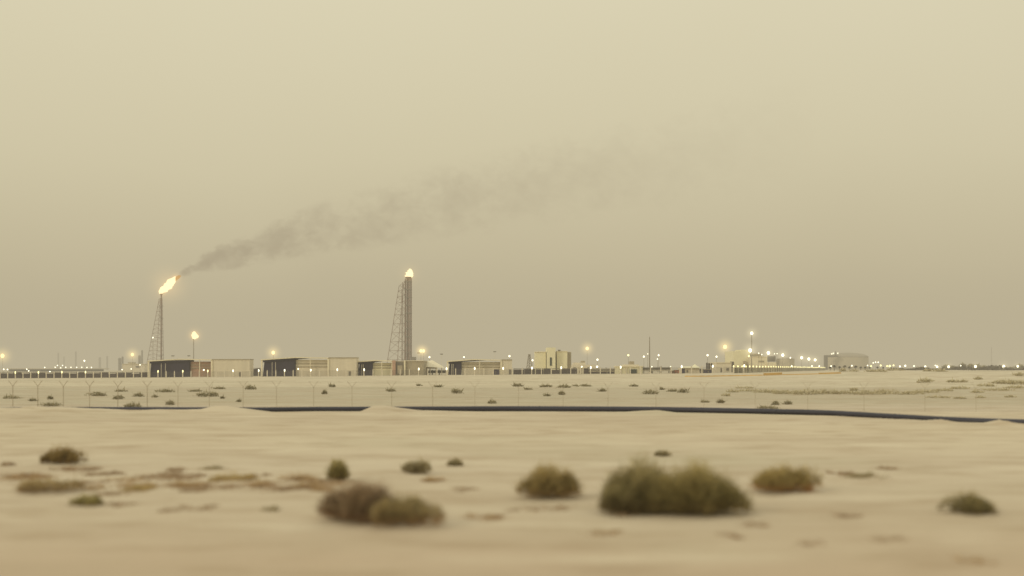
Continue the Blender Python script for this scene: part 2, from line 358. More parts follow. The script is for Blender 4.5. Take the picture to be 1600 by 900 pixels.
def blades(name, n, w, d, h, pal, seed, blen, bw, lobes=6, sparse=False):
    """many small leaf blades filling an uneven dome w x d x h; local coordinates"""
    r = np.random.default_rng(seed)
    dark, light, foot = [np.array(c) for c in PAL[pal]]
    # lobes make the outline uneven
    lobes = 13 if w > 1.2 else lobes
    lc = np.stack([r.uniform(-.40, .40, lobes)*w, r.uniform(-.36, .36, lobes)*d, r.uniform(.0, .14, lobes)*h], 1)
    lr = np.stack([r.uniform(.13, .24, lobes)*w, r.uniform(.18, .3, lobes)*d, r.uniform(.6, .98, lobes)*h*(1-.9*np.abs(lc[:, 0]/w))], 1)
    lc[0] = (0, 0, 0); lr[0] = (.36*w, .38*d, .85*h)
    li = r.integers(0, lobes, n)
    dirs = r.normal(size=(n, 3)); dirs[:, 2] = np.abs(dirs[:, 2])*.9; dirs /= np.linalg.norm(dirs, axis=1)[:, None]
    rad = np.where(r.uniform(0, 1, n) < .86, r.uniform(.35, 1.0, n)**.45, r.uniform(1.0, 1.22, n))
    p = lc[li] + dirs*rad[:, None]*lr[li]
    p[:, 2] = np.maximum(p[:, 2], .0)
    if sparse:
        q = r.normal(size=(n, 2)); k_ = r.integers(0, 9, n); cs = r.uniform(-.38, .38, (9, 2)); sg = r.uniform(.06, .2, 9)
        p[:, 0] = (cs[k_, 0] + q[:, 0]*sg[k_])*w; p[:, 1] = (cs[k_, 1]*1.3 + q[:, 1]*sg[k_]*1.4)*w*.8
        p[:, 2] = np.abs(r.normal(size=n))*h*.30*np.exp(-(q**2).sum(1)*.3); dirs[:, 2] += .2
    clump = np.sin(p[:, 0]*7/w*3+seed)*np.sin(p[:, 1]*6/d*3+1.3*seed)*np.sin(p[:, 2]*5/h*2+.7*seed)
    keep = (clump + r.uniform(-.5, 1.2, n)) > -.25
    p = p[keep]; dirs = dirs[keep]; rad = rad[keep]; clump = clump[keep]; n = len(p)
    up = dirs*np.array([1, 1, .7]) + r.normal(size=(n, 3))*.45 + np.array([0, 0, .35])
    up /= np.linalg.norm(up, axis=1)[:, None]
    side = np.cross(up, r.normal(size=(n, 3))); side /= np.linalg.norm(side, axis=1)[:, None]
    ln = blen*np.where(r.uniform(0, 1, n) < .93, r.uniform(.6, 1.5, n), r.uniform(1.8, 3.4, n))[:, None]; wd = bw*r.uniform(.6, 1.5, n)[:, None]
    v = np.stack([p-side*wd, p+side*wd, p+up*ln], 1).reshape(-1, 3)
    f = np.arange(3*n).reshape(n, 3)
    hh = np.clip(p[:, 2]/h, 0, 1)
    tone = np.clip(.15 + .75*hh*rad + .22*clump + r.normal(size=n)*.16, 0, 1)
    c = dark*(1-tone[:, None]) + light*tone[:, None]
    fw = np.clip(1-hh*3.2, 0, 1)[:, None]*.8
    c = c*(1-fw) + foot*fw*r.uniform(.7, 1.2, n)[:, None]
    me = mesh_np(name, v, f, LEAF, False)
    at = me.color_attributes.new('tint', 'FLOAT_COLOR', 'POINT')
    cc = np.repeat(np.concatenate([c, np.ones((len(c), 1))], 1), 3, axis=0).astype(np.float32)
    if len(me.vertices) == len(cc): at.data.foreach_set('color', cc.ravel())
    return me

def twigs(w, d, h, n, seed, r0):
    r = random.Random(seed); mb = MB()
    for _ in range(n):
        a = r.uniform(0, 2*math.pi); q = r.uniform(.3, .95)
        x0, y0 = r.uniform(-.12, .12)*w, r.uniform(-.12, .12)*d
        x2, y2 = math.cos(a)*q*w*.42, math.sin(a)*q*d*.42; z2 = h*r.uniform(.45, 1.0)*(1-.4*q)
        mid = ((x0+x2)*.55, (y0+y2)*.55, z2*.45)
        mb.tube((x0, y0, -.05), mid, r0, r0*.7, 4, False); mb.tube(mid, (x2, y2, z2), r0*.7, r0*.3, 4, False)
    return mb

def plant(name, px, py, wpx, hpx, pal, label, cat, group, seed, nleaf, with_twigs=True, sparse=False):
    x, D = ground_at(px, py); s = D/F
    w, h = wpx*s, hpx*s; d = w*.75
    y = D + d*.38
    z = gza(x, y)
    root = thing(name, (x, y, z-.01), label, cat, group)
    pxm = D/1024.0
    me = blades('foliage', nleaf, w, d, h, pal, seed, max(.10*h+.03, 1.6*pxm), max(.006, .40*pxm), 6, sparse)
    o = bpy.data.objects.new('foliage', me); COL.objects.link(o); o.parent = root
    if with_twigs:
        o2 = twigs(w, d, h*1.05, int(18+w*8), seed, max(.008, .25*pxm)).build('branches', M['bark'], root, smooth=False)
        # twig mesh is already local
        for v in o2.data.vertices: v.co += Vector(ORG[root.name])
    return root

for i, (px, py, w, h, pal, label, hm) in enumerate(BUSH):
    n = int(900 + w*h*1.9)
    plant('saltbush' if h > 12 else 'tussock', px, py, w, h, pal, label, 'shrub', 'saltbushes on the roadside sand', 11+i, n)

zone = {'yellow': 'yellow straw tuft of dry grass in the strewn patch on the sand',
        'straw': 'flat rusty straw tuft of dry weed lying on the roadside sand',
        'tan': 'thin flat tan weed mat on the roadside sand',
        'grey': 'thin flat grey weed mat on the roadside sand'}
for i, (px, py, w, h, pal) in enumerate(TUFT):
    plant('dry_tuft', px, py, w*1.45, h*1.1, pal if pal in PAL else 'tan', zone[pal], 'dry tuft', 'dry tufts: ' + zone[pal], 200+i, int(160+w*h*2.6), False, True)
for i, (px, py, w, h) in enumerate(CLUMP):
    if px < 560: lb, gr = 'small grey brown tussock behind the posts of the wire fence', 'tussocks behind the wire fence on the left'
    elif px < 1130: lb, gr = 'small grey brown tussock beyond the middle of the black pipeline', 'tussocks beyond the middle of the pipeline'
    elif py > 625: lb, gr = 'dark low tussock close behind the right half of the pipeline', 'tussocks close behind the right of the pipeline'
    elif py > 605: lb, gr = 'low grey green scrub patch in the dark belt on the right plain', 'scrub patches in the dark belt'
    else: lb, gr = 'low grey scrub patch among the dunes on the far right', 'scrub patches among the right dunes'
    pal = 'far' if (px < 1130 or py > 625) else 'farl'
    plant('desert_tussock', px, py, w, h, pal, lb, 'tussock', gr, 400+i, int(90+w*h*1.6), False)

# ------------------------------------------------------------------ pipeline
def dense(xs, ys, n):
    t = np.linspace(xs[0], xs[-1], n); y = np.interp(t, xs, ys)
    k = np.ones(9)/9; yp = np.pad(y, 4, mode='edge'); return t, np.convolve(yp, k, 'valid')
tx, ty = dense(PT_X, PT_D, 240)
ring = 18; rad = .222
pv = []; pf = []
for i in range(len(tx)):
    a = Vector((tx[min(i+1, len(tx)-1)]-tx[max(i-1, 0)], ty[min(i+1, len(tx)-1)]-ty[max(i-1, 0)], 0)).normalized()
    nrm = Vector((-a.y, a.x, 0)); zc = .225 + .03*math.sin(tx[i]*.13)
    for k in range(ring):
        th = 2*math.pi*k/ring; q = Vector((tx[i], ty[i], zc)) + nrm*math.cos(th)*rad + Vector((0, 0, math.sin(th)*rad)); pv.append(q)
for i in range(len(tx)-1):
    for k in range(ring): pf.append((i*ring+k, i*ring+(k+1) % ring, (i+1)*ring+(k+1) % ring, (i+1)*ring+k))
pr = thing('pipeline', (0, 88, 0), 'long black pipeline lying along the sand bank, partly buried', 'pipeline')
mb = MB(); mb.v = [tuple(q) for q in pv]; mb.f = pf
mb.build('pipe', M['pipe'], pr, smooth=True)
mb = MB()
for i in range(6, len(tx)-1, 14):
    a = Vector((tx[i+1]-tx[i], ty[i+1]-ty[i], 0)).normalized()
    c = Vector((tx[i], ty[i], .225+.03*math.sin(tx[i]*.13)))
    MB().tube(c-a*.03, c+a*.03, rad+.012, None, 18).build('weld_bead', M['pipe'], pr, smooth=True)


# ------------------------------------------------------------------ near wire fence with cranked posts
POSTS = [-95, -57, -18, 20, 59, 99, 140, 184, 230, 278, 327, 380, 432, 490, 550, 612, 676, 742, 810, 880, 950, 1025, 1100, 1180, 1262, 1350, 1445, 1525, 1615, 1710]
def fline(px):
    # straight line in plan from (x at px 0, 99 m) to (x at px 1600, 86 m)
    ax, ay, bx, by = Xp(0, 99), 99.0, Xp(1600, 86), 86.0
    q = (px-800)/F; t = (q*ay-ax)/((bx-ax)-q*(by-ay)); return ax+(bx-ax)*t, ay+(by-ay)*t
fr = thing('wire_fence', (0, 92, 0), 'wire fence with pale cranked Y posts along the far side of the pipeline', 'fence')
tops = []
for px in POSTS:
    x, y = fline(px); z = gza(x, y); mb = MB(); r = .036 if px < 250 else (.024 if px < 700 else .015)
    mb.tube((x, y, z-.1), (x, y, z+1.98), r, None, 6)
    mb.tube((x, y, z+1.95), (x-.42, y, z+2.5), r*.8, None, 5); mb.tube((x, y, z+1.95), (x+.42, y, z+2.5), r*.8, None, 5)
    mb.build('post', M['nearpost'], fr); tops.append((x, y, z))
mb = MB()
for hgt in (.15, 1.05, 1.93):
    for a, b in zip(tops[:-1], tops[1:]): mb.tube((a[0], a[1]+.05, a[2]+hgt), (b[0], b[1]+.05, b[2]+hgt), .006, None, 3, False)
for s in (-.3, .3, .42):
    for a, b in zip(tops[:-1], tops[1:]): mb.tube((a[0]+s, a[1], a[2]+1.95+abs(s)*1.3), (b[0]+s, b[1], b[2]+1.95+abs(s)*1.3), .006, None, 3, False)
mb.build('strand_wire', M['nearpost'], fr)
mb = MB()
for a, b in zip(tops[:-1], tops[1:]): mb.quad((a[0], a[1]+.06, a[2]+.05), (b[0], b[1]+.06, b[2]+.05), (b[0], b[1]+.06, b[2]+1.93), (a[0], a[1]+.06, a[2]+1.93))
mb.build('chain_link_mesh', M['chain'], fr)

# ------------------------------------------------------------------ perimeter fence of the plant (front run, then a run going away)
A = Vector((Xp(24, 450), 450, 0)); B = Vector((Xp(1113, 386), 386, 0)); NL = 26
step = (B-A)/(NL*3)
fence_pts = []
f1 = thing('perimeter_fence', (0, 420, 0), 'long plant fence with pale concrete posts and a yellow lamp on every third', 'fence')
lit = {(168, 206, 568)}
for k in range(-4, NL*3+4):
    p = A + step*k
    z = gza(p.x, p.y); fence_pts.append((p.x, p.y, z))
    mb = MB(); w = .17
    mb.box(p.x-w, p.x+w, p.y-w, p.y+w, z-.3, z+2.75)
    mb.tube((p.x, p.y, z+2.7), (p.x+.1, p.y-.25, z+3.1), .05, None, 4)
    po = mb.build('post', M['conc'], f1)
    if k % 3 == 0 and k//3 not in (4, 5, 15, 24):
        lm = MB(); lm.ball((p.x+.12, p.y-.3, z+2.75), .27, .27, .52, 8, 6)
        lm.build('lamp', M['lampY'] if k < 25 else M['lampW'], po, smooth=True)
mb = MB()
for a, b in zip(fence_pts[:-1], fence_pts[1:]): mb.quad((a[0]+.2, a[1]+.02, a[2]+.05), (b[0]-.2, b[1]+.02, b[2]+.05), (b[0]-.2, b[1]+.02, b[2]+2.5), (a[0]+.2, a[1]+.02, a[2]+2.5))
mb.build('wire_mesh', M['net'], f1)

C0 = Vector((82.5, 381, 0)); dirv = Vector((.347, .938, 0)).normalized()
f2 = thing('perimeter_fence', (82.5, 381, 0), 'lamp lit fence running away from the plant corner toward the big storage tank', 'fence')
pts2 = []
for k in range(50):
    p = C0 + dirv*11.55*k; z = gza(p.x, p.y); pts2.append((p.x, p.y, z))
    mb = MB(); mb.box(p.x-.17, p.x+.17, p.y-.17, p.y+.17, z-.3, z+2.6); po = mb.build('post', M['conc'], f2)
    lm = MB(); lm.ball((p.x-.1, p.y-.3, z+2.6), .20, .20, .34, 8, 6); lm.build('lamp', M['lampY'], po, smooth=True)
mb = MB()
for a, b in zip(pts2[:-1], pts2[1:]): mb.quad((a[0], a[1], a[2]), (b[0], b[1], b[2]), (b[0], b[1], b[2]+2.1), (a[0], a[1], a[2]+2.1))
mb.build('wire_mesh', M['net2'], f2)

# sand bund under the fence corner with the orange barrier
def strip(name, a, b, D0, D1, h, m, label, cat):
    x0, x1 = Xp(a, D0), Xp(b, D1); n = 40; mb = MB()
    for i in range(n):
        t0, t1 = i/n, (i+1)/n
        xa, ya, xb, yb = x0+(x1-x0)*t0, D0+(D1-D0)*t0, x0+(x1-x0)*t1, D0+(D1-D0)*t1
        za, zb = gza(xa, ya), gza(xb, yb)
        wob = .12*math.sin(i*1.7)
        mb.prism([(xa, ya-.25, za-.1), (xb, yb-.25, zb-.1), (xb, yb+.25, zb-.1), (xa, ya+.25, za-.1)],
                 [(xa, ya-.12, za+h+wob*h), (xb, yb-.12, zb+h+.12*math.sin((i+1)*1.7)*h), (xb, yb+.12, zb+h+.12*math.sin((i+1)*1.7)*h), (xa, ya+.12, za+h+wob*h)])
    o = mb.build(name, m, None, ((x0+x1)/2, (D0+D1)/2, 0)); return tag(o, label, cat)
strip('plastic_barrier', 1070, 1192, 318, 322, .30, M['orange'], 'thin faded orange barrier lying on the sand before the plant corner', 'barrier')
strip('plastic_barrier', 1193, 1222, 322, 326, .75, M['orange'], 'short bright orange barrier piece, thicker than its neighbours', 'barrier')
strip('plastic_barrier', 1223, 1278, 326, 330, .28, M['orange'], 'thin orange barrier between the short thick piece and the right end piece', 'barrier')
strip('plastic_barrier', 1279, 1314, 330, 334, .45, M['orange'], 'right end piece of the orange barrier beside dark scrub', 'barrier')

# ------------------------------------------------------------------ open sheds
def box_px(mb, x0, x1, yt, yb, D, dep, zb=None):
    a = P(x0, yt, D); b = P(x1, yb if yb is not None else yt, D)
    lo = (gza(a.x, D)-.3) if yb is None else b.z
    mb.box(a.x, b.x, D, D+dep, lo, a.z); return mb

def shed(xl, xd, xw, xe, ytl, ytr, D, label, back, extra=None, wallw=True):
    root = thing('open_shed', (Xp((xl+xe)/2, D), D, gza(Xp((xl+xe)/2, D), D)), label, 'shed', 'open sided sheds behind the plant fence')
    dep = 7
    # roof: shallow slab, light fascia
    zl, zr = Zp(ytl, D), Zp(ytr, D); zm = Zp(min(ytl, ytr)-1.0, D)
    X0, X1 = Xp(xl, D), Xp(xe if wallw else xw, D); XW = Xp(xw, D); XM = X0+(XW-X0)*.5
    mb = MB()
    for (xa, za, xb, zb) in ((X0, zl, XM, zm), (XM, zm, XW, zr)):
        mb.prism([(xa, D-.6, za-.45), (xb, D-.6, zb-.45), (xb, D+dep, zb-.45), (xa, D+dep, za-.45)],
                 [(xa, D-.6, za), (xb, D-.6, zb), (xb, D+dep, zb), (xa, D+dep, za)])
    mb.build('roof', M['white'], root)
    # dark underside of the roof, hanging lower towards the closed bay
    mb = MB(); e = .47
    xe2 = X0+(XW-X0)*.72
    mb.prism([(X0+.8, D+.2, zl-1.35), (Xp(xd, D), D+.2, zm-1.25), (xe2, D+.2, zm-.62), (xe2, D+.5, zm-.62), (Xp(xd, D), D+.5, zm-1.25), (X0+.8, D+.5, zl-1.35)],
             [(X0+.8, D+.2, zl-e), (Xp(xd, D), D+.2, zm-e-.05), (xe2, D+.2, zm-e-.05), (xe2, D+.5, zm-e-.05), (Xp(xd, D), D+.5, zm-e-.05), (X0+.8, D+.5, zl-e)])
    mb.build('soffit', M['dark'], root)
    # near-black block filling the open bay, its interior darkness put into the colour
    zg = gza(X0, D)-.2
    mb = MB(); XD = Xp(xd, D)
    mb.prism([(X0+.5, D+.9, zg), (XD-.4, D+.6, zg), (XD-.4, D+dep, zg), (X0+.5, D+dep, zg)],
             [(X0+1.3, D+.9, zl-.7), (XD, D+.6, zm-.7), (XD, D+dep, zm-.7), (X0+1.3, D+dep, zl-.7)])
    mb.build('dark_bay_fill', M['dark'], root)
    # lit back wall and clerestory beams of the open bay
    mb = MB(); mb.box(XD+.05, XW, D+1.6, D+2.0, zg, zr-1.0); mb.build('back_wall', back, root)
    mb = MB()
    for q in (.30, .46): mb.box(XD+.3, XW-.2, D+1.2, D+1.5, zg+(zr-zg)*(1-q)-.2, zg+(zr-zg)*(1-q)+.12)
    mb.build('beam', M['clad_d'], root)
    for xx, wd in ((xl, 2.4), (xd+1.5, .0), (xw-1.2, 2.6), (xd+(xw-xd)*.45, 1.0)):
        if wd == 0: continue
        c = MB(); x = Xp(xx, D); c.box(x, x+wd/F*D, D-.4, D, zg, Zp(ytl if xx == xl else ytr, D)-.46); c.build('column', M['white'], root)
    for xx in (xl+(xd-xl)*.32, xl+(xd-xl)*.42):
        c = MB(); x = Xp(xx, D); c.box(x, x+.22, D-.3, D-.05, zg, zl-1.3); c.build('column', M['lightsteel'], root)
    if wallw:
        mb = MB(); mb.box(XW+.3, X1, D, D+dep, zg, zr-.2); mb.build('wall_panel', M['clad'], root)
        mb = MB(); mb.box(XW+.25, X1+.1, D-.25, D+dep, zr-.2, zr+.15); mb.build('gutter', M['clad_d'], root)
        mb = MB(); nrib = max(3, int((X1-XW)/1.6))
        for q in range(1, nrib):
            x = XW+.3+(X1-XW-.3)*q/nrib; mb.box(x-.03, x+.03, D-.04, D-.003, zg, zr-.25)
        mb.build('rib', M['clad'], root)
        xv = XW+(X1-XW)*.72; MB().box(xv, xv+1.1, D-.05, D-.003, zg, zg+2.6).build('door', M['grey'], root)
    return root
DS = 468
s1 = shed(231, 296, 331, 390, 563.5, 561.5, DS, 'leftmost open shed with dark bay, terracotta back wall and blank beige end', M['pink'])
s2 = shed(408, 461, 513, 557, 561.5, 558.8, DS-6, 'second open shed from the left, with a truck parked in its pale bay', M['clad'])
s3 = shed(557, 582, 613, 632, 564.5, 563.5, DS-2, 'narrow open shed with pale yellow bay joined to the second shed', M['cream'], wallw=False)
s4 = shed(698, 721, 783, 800, 564, 562, DS-12, 'open shed right of the second flare, with lamps glowing in its long bay', M['clad'])

def building(name, label, parts, cat='building', group=None):
    """parts: (part name, x0, x1, ytop, ybot or None, D, depth, material)"""
    x = Xp((parts[0][1]+parts[0][2])/2, parts[0][5]); D = parts[0][5]
    root = thing(name, (x, D, gza(x, D)), label, cat, group)
    for (pn, x0, x1, yt, yb, DD, dep, m) in parts:
        box_px(MB(), x0, x1, yt, yb, DD, dep).build(pn, m, root) if False else None
        mb = MB(); box_px(mb, x0, x1, yt, yb, DD, dep); mb.build(pn, m, root)
    return root

building('gate_house', 'beige block with a tall dim doorway right under the second flare', [
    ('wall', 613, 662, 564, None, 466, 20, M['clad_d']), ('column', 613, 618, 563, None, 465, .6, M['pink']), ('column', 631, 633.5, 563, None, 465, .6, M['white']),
    ('doorway', 619, 630, 565.5, 584, 465.7, .3, M['grey']), ('parapet', 633.5, 662.4, 563.2, 564.4, 465.6, 20, M['clad']), ('door_leaf', 621, 629, 571, 584, 465.3, .3, M['clad_d'])])
# white pointed canopy
r = thing('tent_canopy', (Xp(676, 480), 480, gza(Xp(676, 480), 480)), 'white pointed canopy roof between the second flare and the fourth shed', 'canopy')
D = 480; mb = MB()
b0 = [P(661, 573, D), P(694, 575, D), P(694, 575, D+14), P(661, 573, D+14)]
t0 = [P(663, 564.5, D+4), P(676, 563, D+4), P(676, 563, D+9), P(663, 564.5, D+9)]
for p in b0[2:]: p.z = b0[0].z
mb.prism(b0, t0).build('canopy_roof', M['white'], r)
mb = MB(); mb.box(b0[0].x+.6, b0[1].x-4, D+.6, D+10, b0[0].z-.9, b0[0].z-.02); mb.build('fascia', M['clad_d'], r)
for q in (664, 672, 681, 690):
    mb = MB(); x = Xp(q, D); mb.tube((x, D+1, gza(x, D)-.2), (x, D+1, b0[0].z-.02), .2, None, 6); mb.build('leg', M['white'], r)

building('plant_building', 'tallest cream block building with a slotted central tower', [
    ('wall', 836, 853, 550, None, 560, 18, M['cream']), ('stair_tower', 854.5, 868, 543, None, 556, 20, M['cream']), ('wall', 870, 886.5, 549, None, 559, 18, M['cream']),
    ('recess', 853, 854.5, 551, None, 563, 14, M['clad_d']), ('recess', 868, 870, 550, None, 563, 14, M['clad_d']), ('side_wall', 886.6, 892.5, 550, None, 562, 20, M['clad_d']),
    ('window_slot', 859.3, 862.2, 558.5, 571.5, 555.7, .3, M['glass']), ('roof_unit', 872, 876, 546.5, 549, 566, 3, M['grey']),
    ('parapet', 835.7, 853.2, 549.4, 550.3, 559.6, 18.6, M['white']), ('parapet', 869.8, 886.8, 548.4, 549.3, 558.6, 18.6, M['white'])])
building('low_building', 'long low pale building right of the cream tower block', [
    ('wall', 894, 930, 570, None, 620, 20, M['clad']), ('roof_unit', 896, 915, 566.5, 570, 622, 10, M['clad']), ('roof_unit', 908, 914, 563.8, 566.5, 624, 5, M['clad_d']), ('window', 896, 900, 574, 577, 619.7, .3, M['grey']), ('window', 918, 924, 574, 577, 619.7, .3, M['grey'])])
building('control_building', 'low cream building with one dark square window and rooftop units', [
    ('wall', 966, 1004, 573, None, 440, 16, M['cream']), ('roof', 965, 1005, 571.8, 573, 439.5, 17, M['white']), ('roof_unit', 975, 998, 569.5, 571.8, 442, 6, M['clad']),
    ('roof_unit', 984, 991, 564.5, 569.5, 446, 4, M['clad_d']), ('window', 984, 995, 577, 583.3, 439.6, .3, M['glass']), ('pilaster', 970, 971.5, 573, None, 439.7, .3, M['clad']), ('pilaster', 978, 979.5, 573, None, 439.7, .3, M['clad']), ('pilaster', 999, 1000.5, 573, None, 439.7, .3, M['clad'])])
# hipped roof building with dark door
b = building('hipped_building', 'cream house with pointed roof and a dark blue door', [
    ('wall', 1066, 1093, 575, None, 430, 12, M['clad']), ('door', 1065.5, 1070, 576.3, 583.5, 429.7, .3, M['blue']), ('window', 1073, 1075, 578, 582, 429.7, .3, M['grey'])])
mb = MB(); D = 430
bb = [P(1064, 575, D-1), P(1095, 575, D-1), P(1095, 575, D+13), P(1064, 575, D+13)]
for p in bb: p.z = bb[0].z
tt = [P(1068, 572.6, D+4), P(1091, 572.6, D+4), P(1091, 572.6, D+8), P(1068, 572.6, D+8)]
for p in tt: p.z = tt[0].z
mb.prism(bb, tt).build('roof', M['cream'], b)
mb = MB(); q = [P(1081, 572.6, D+4.2), P(1090, 572.6, D+4.2), P(1090, 572.6, D+7.8), P(1081, 572.6, D+7.8)]
for p in q: p.z = tt[0].z
mb.prism(q, [P(1085.2, 569, D+6), P(1085.8, 569, D+6), P(1085.8, 569, D+6.2), P(1085.2, 569, D+6.2)]).build('roof_vent', M['cream'], b)
building('plant_building', 'flat pale box building left of the widest cream building', [
    ('wall', 1119, 1143, 567, None, 520, 18, M['clad']), ('parapet', 1118.6, 1143.4, 566.2, 567, 519.6, 19, M['white']), ('door', 1126, 1129, 575, 583, 519.7, .3, M['grey']), ('window', 1135, 1139, 575, 579, 519.7, .3, M['grey']), ('side_stack', 1143.5, 1147, 565, None, 522, 4, M['grey'])])
building('plant_building', 'widest cream windowless hall behind the lamp lit fence corner', [
    ('wall', 1146, 1172, 548.6, None, 760, 30, M['cream']), ('wall', 1173, 1199, 557.5, None, 750, 40, M['white']), ('wall', 1199, 1213, 566, None, 748, 40, M['white']),
    ('roof_step', 1158, 1170, 546.5, 548.6, 765, 20, M['cream']), ('roof_hump', 1175, 1190, 552.5, 557.5, 765, 20, M['clad_d']), ('buttress', 1162.5, 1166, 564, None, 757, 3, M['clad_d']), ('louvre', 1185, 1194, 563.5, 566, 749.7, .3, M['clad_d']),
    ('parapet', 1172.8, 1199.2, 556.9, 557.6, 749.5, 41, M['white'])])

def tank(name, x0, x1, ytop, ydome, D, label, parts=()):
    xc = (x0+x1)/2; rad_ = (x1-x0)/2/F*D; y = D+rad_; X = Xp(xc, D)*1.0
    X = (xc-800)/F*y; z0 = gza(X, y); z1 = Zp(ytop, D); zd = Zp(ydome, D)
    r = thing(name, (X, y, z0), label, 'tank'); n = 48
    mb = MB(); mb.tube((X, y, z0-.5), (X, y, z1), rad_, None, n); mb.build('wall', M['tank'], r, smooth=False)
    mb = MB(); k = 0
    for j in range(8):
        a0, a1 = j/8, (j+1)/8
        mb.tube((X, y, z1+.02+(zd-z1)*math.sin(a0*math.pi/2)), (X, y, z1+.02+(zd-z1)*math.sin(a1*math.pi/2)), rad_*1.01*math.cos(a0*math.pi/2), max(.05, rad_*1.01*math.cos(a1*math.pi/2)), n, j == 7)
    mb.build('dome_roof', M['dome'], r, smooth=True)
    for (pn, a, b_, yt, yb, dd, dep, m) in parts:
        mb = MB(); box_px(mb, a, b_, yt, yb, dd, dep); mb.build(pn, m, r)
    return r
tank('storage_tank', 1292, 1356, 558, 550.5, 2100, 'largest hazy domed storage tank with a pipe tower on its left side', (
    ('pipe_tower', 1289.5, 1293.5, 555, None, 2090, 10, M['farconc']), ('roof_platform', 1294, 1310, 555.2, 557.6, 2096, 12, M['farconc']), ('roof_davit', 1305.5, 1306.3, 549, 555.2, 2100, 3, M['farconc'])))
tank('storage_tank', 1213, 1241, 561.5, 558.5, 1500, 'smaller hazy round tank just right of the cream hall', (('platform', 1200, 1212, 556.5, 565, 1500, 10, M['farconc']),))

# truck in the second shed
X = Xp(480, 472); zt = gza(X, 472)
r = thing('truck', (X, 472, zt), 'pale truck seen head on, parked in the second open shed', 'truck')
MB().box(X-1.25, X+1.25, 471, 476, zt+.9, zt+3.0).build('cargo_body', M['white'], r)
MB().box(X-1.15, X+1.15, 469.2, 470.95, zt+.7, zt+2.5).build('cab', M['clad'], r)
MB().box(X-1.0, X+1.0, 469.1, 469.19, zt+1.6, zt+2.3).build('windscreen', M['glass'], r)
for s in (-.95, .95):
    for yy in (470, 474.5): MB().tube((X+s-.14, yy, zt+.5), (X+s+.14, yy, zt+.5), .5, None, 14).build('wheel', M['dark'], r)
for s in (-.8, .8): MB().box(X+s-.15, X+s+.15, 469.1, 469.18, zt+.9, zt+1.1).build('headlight', M['lightsteel'], r)

# dark belt wall behind the posts on the left and other clutter
def dwall(x0, x1, yt, D, label, m='darkwall'):
    n = max(2, int((x1-x0)/12)); mb = MB()
    for i in range(n):
        a, c = x0+(x1-x0)*i/n, x0+(x1-x0)*(i+1)/n
        xa, xb = Xp(a, D), Xp(c, D); z = gza(xa, D); top = Zp(yt, D)+.25*math.sin(i*2.3)
        mb.box(xa+.05, xb-.05, D, D+.5, z-.5, top)
    r = thing('dark_wall', (Xp((x0+x1)/2, D), D, gza(Xp((x0+x1)/2, D), D)), label, 'wall')
    mb.build('wall_panel', M[m], r)
    mb = MB(); mb.box(Xp(x0, D), Xp(x1, D), D-.15, D+.65, Zp(yt, D)+.26, Zp(yt, D)+.5); mb.build('coping', M['grey'], r)
dwall(-90, 230, 583.0, 476, 'long dark violet wall behind the fence left of the first shed')
dwall(390.8, 407, 576.5, 500, 'short dark wall in the gap between the first two sheds')
dwall(802, 836, 577.5, 470, 'dark wall left of the cream tower block')
dwall(837, 962, 577.0, 462, 'dark wall running below the cream tower block and low pale building')

def rack(px0, px1, yt, D, label, m='grey', tiers=3, seed=1):
    r_ = random.Random(seed); x0, x1 = Xp(px0, D), Xp(px1, D); z = gza((x0+x1)/2, D); zt_ = Zp(yt, D)
    r = thing('pipe_rack', ((x0+x1)/2, D, z), label, 'pipe rack')
    n = max(2, int((x1-x0)/3.2))
    for i in range(n+1):
        x = x0+(x1-x0)*i/n; mb = MB()
        for yy in (D, D+4): mb.box(x-.14, x+.14, yy-.14, yy+.14, z-.2, zt_-r_.uniform(0, .25)*(zt_-z)*.5)
        mb.build('column', M[m], r)
    for k in range(tiers):
        zz = z+(zt_-z)*(.4+.5*k/tiers); mb = MB()
        for yy in (D-.1, D+1.4, D+2.8): mb.tube((x0-.5, yy, zz), (x1+.5, yy, zz+.05), r_.uniform(.15, .3), None, 7)
        mb.build('pipe_run', M[r_.choice([m, 'lightsteel', 'darkwall'])], r)
    return r
rack(896, 912, 573.5, 470, 'pipe rack in front of the low pale building, nearest the cream tower', seed=2)
rack(922, 961, 574, 455, 'pipe rack between the low pale building and the control building', seed=3)
rack(1006, 1047, 572, 450, 'tangled pipe rack around the foot of the tall thin mast', seed=4)
rack(724, 780, 576.5, 474, 'low pipework standing inside the bay of the fourth shed', seed=5)
rack(664, 697, 577.5, 492, 'pipework under the white pointed canopy', seed=6)
rack(1094, 1102, 576, 440, 'small pipe rack right of the pointed roof house', tiers=2, seed=7)
rack(1149, 1162, 574.5, 420, 'pipe rack at the lamp lit fence corner', tiers=2, seed=8)

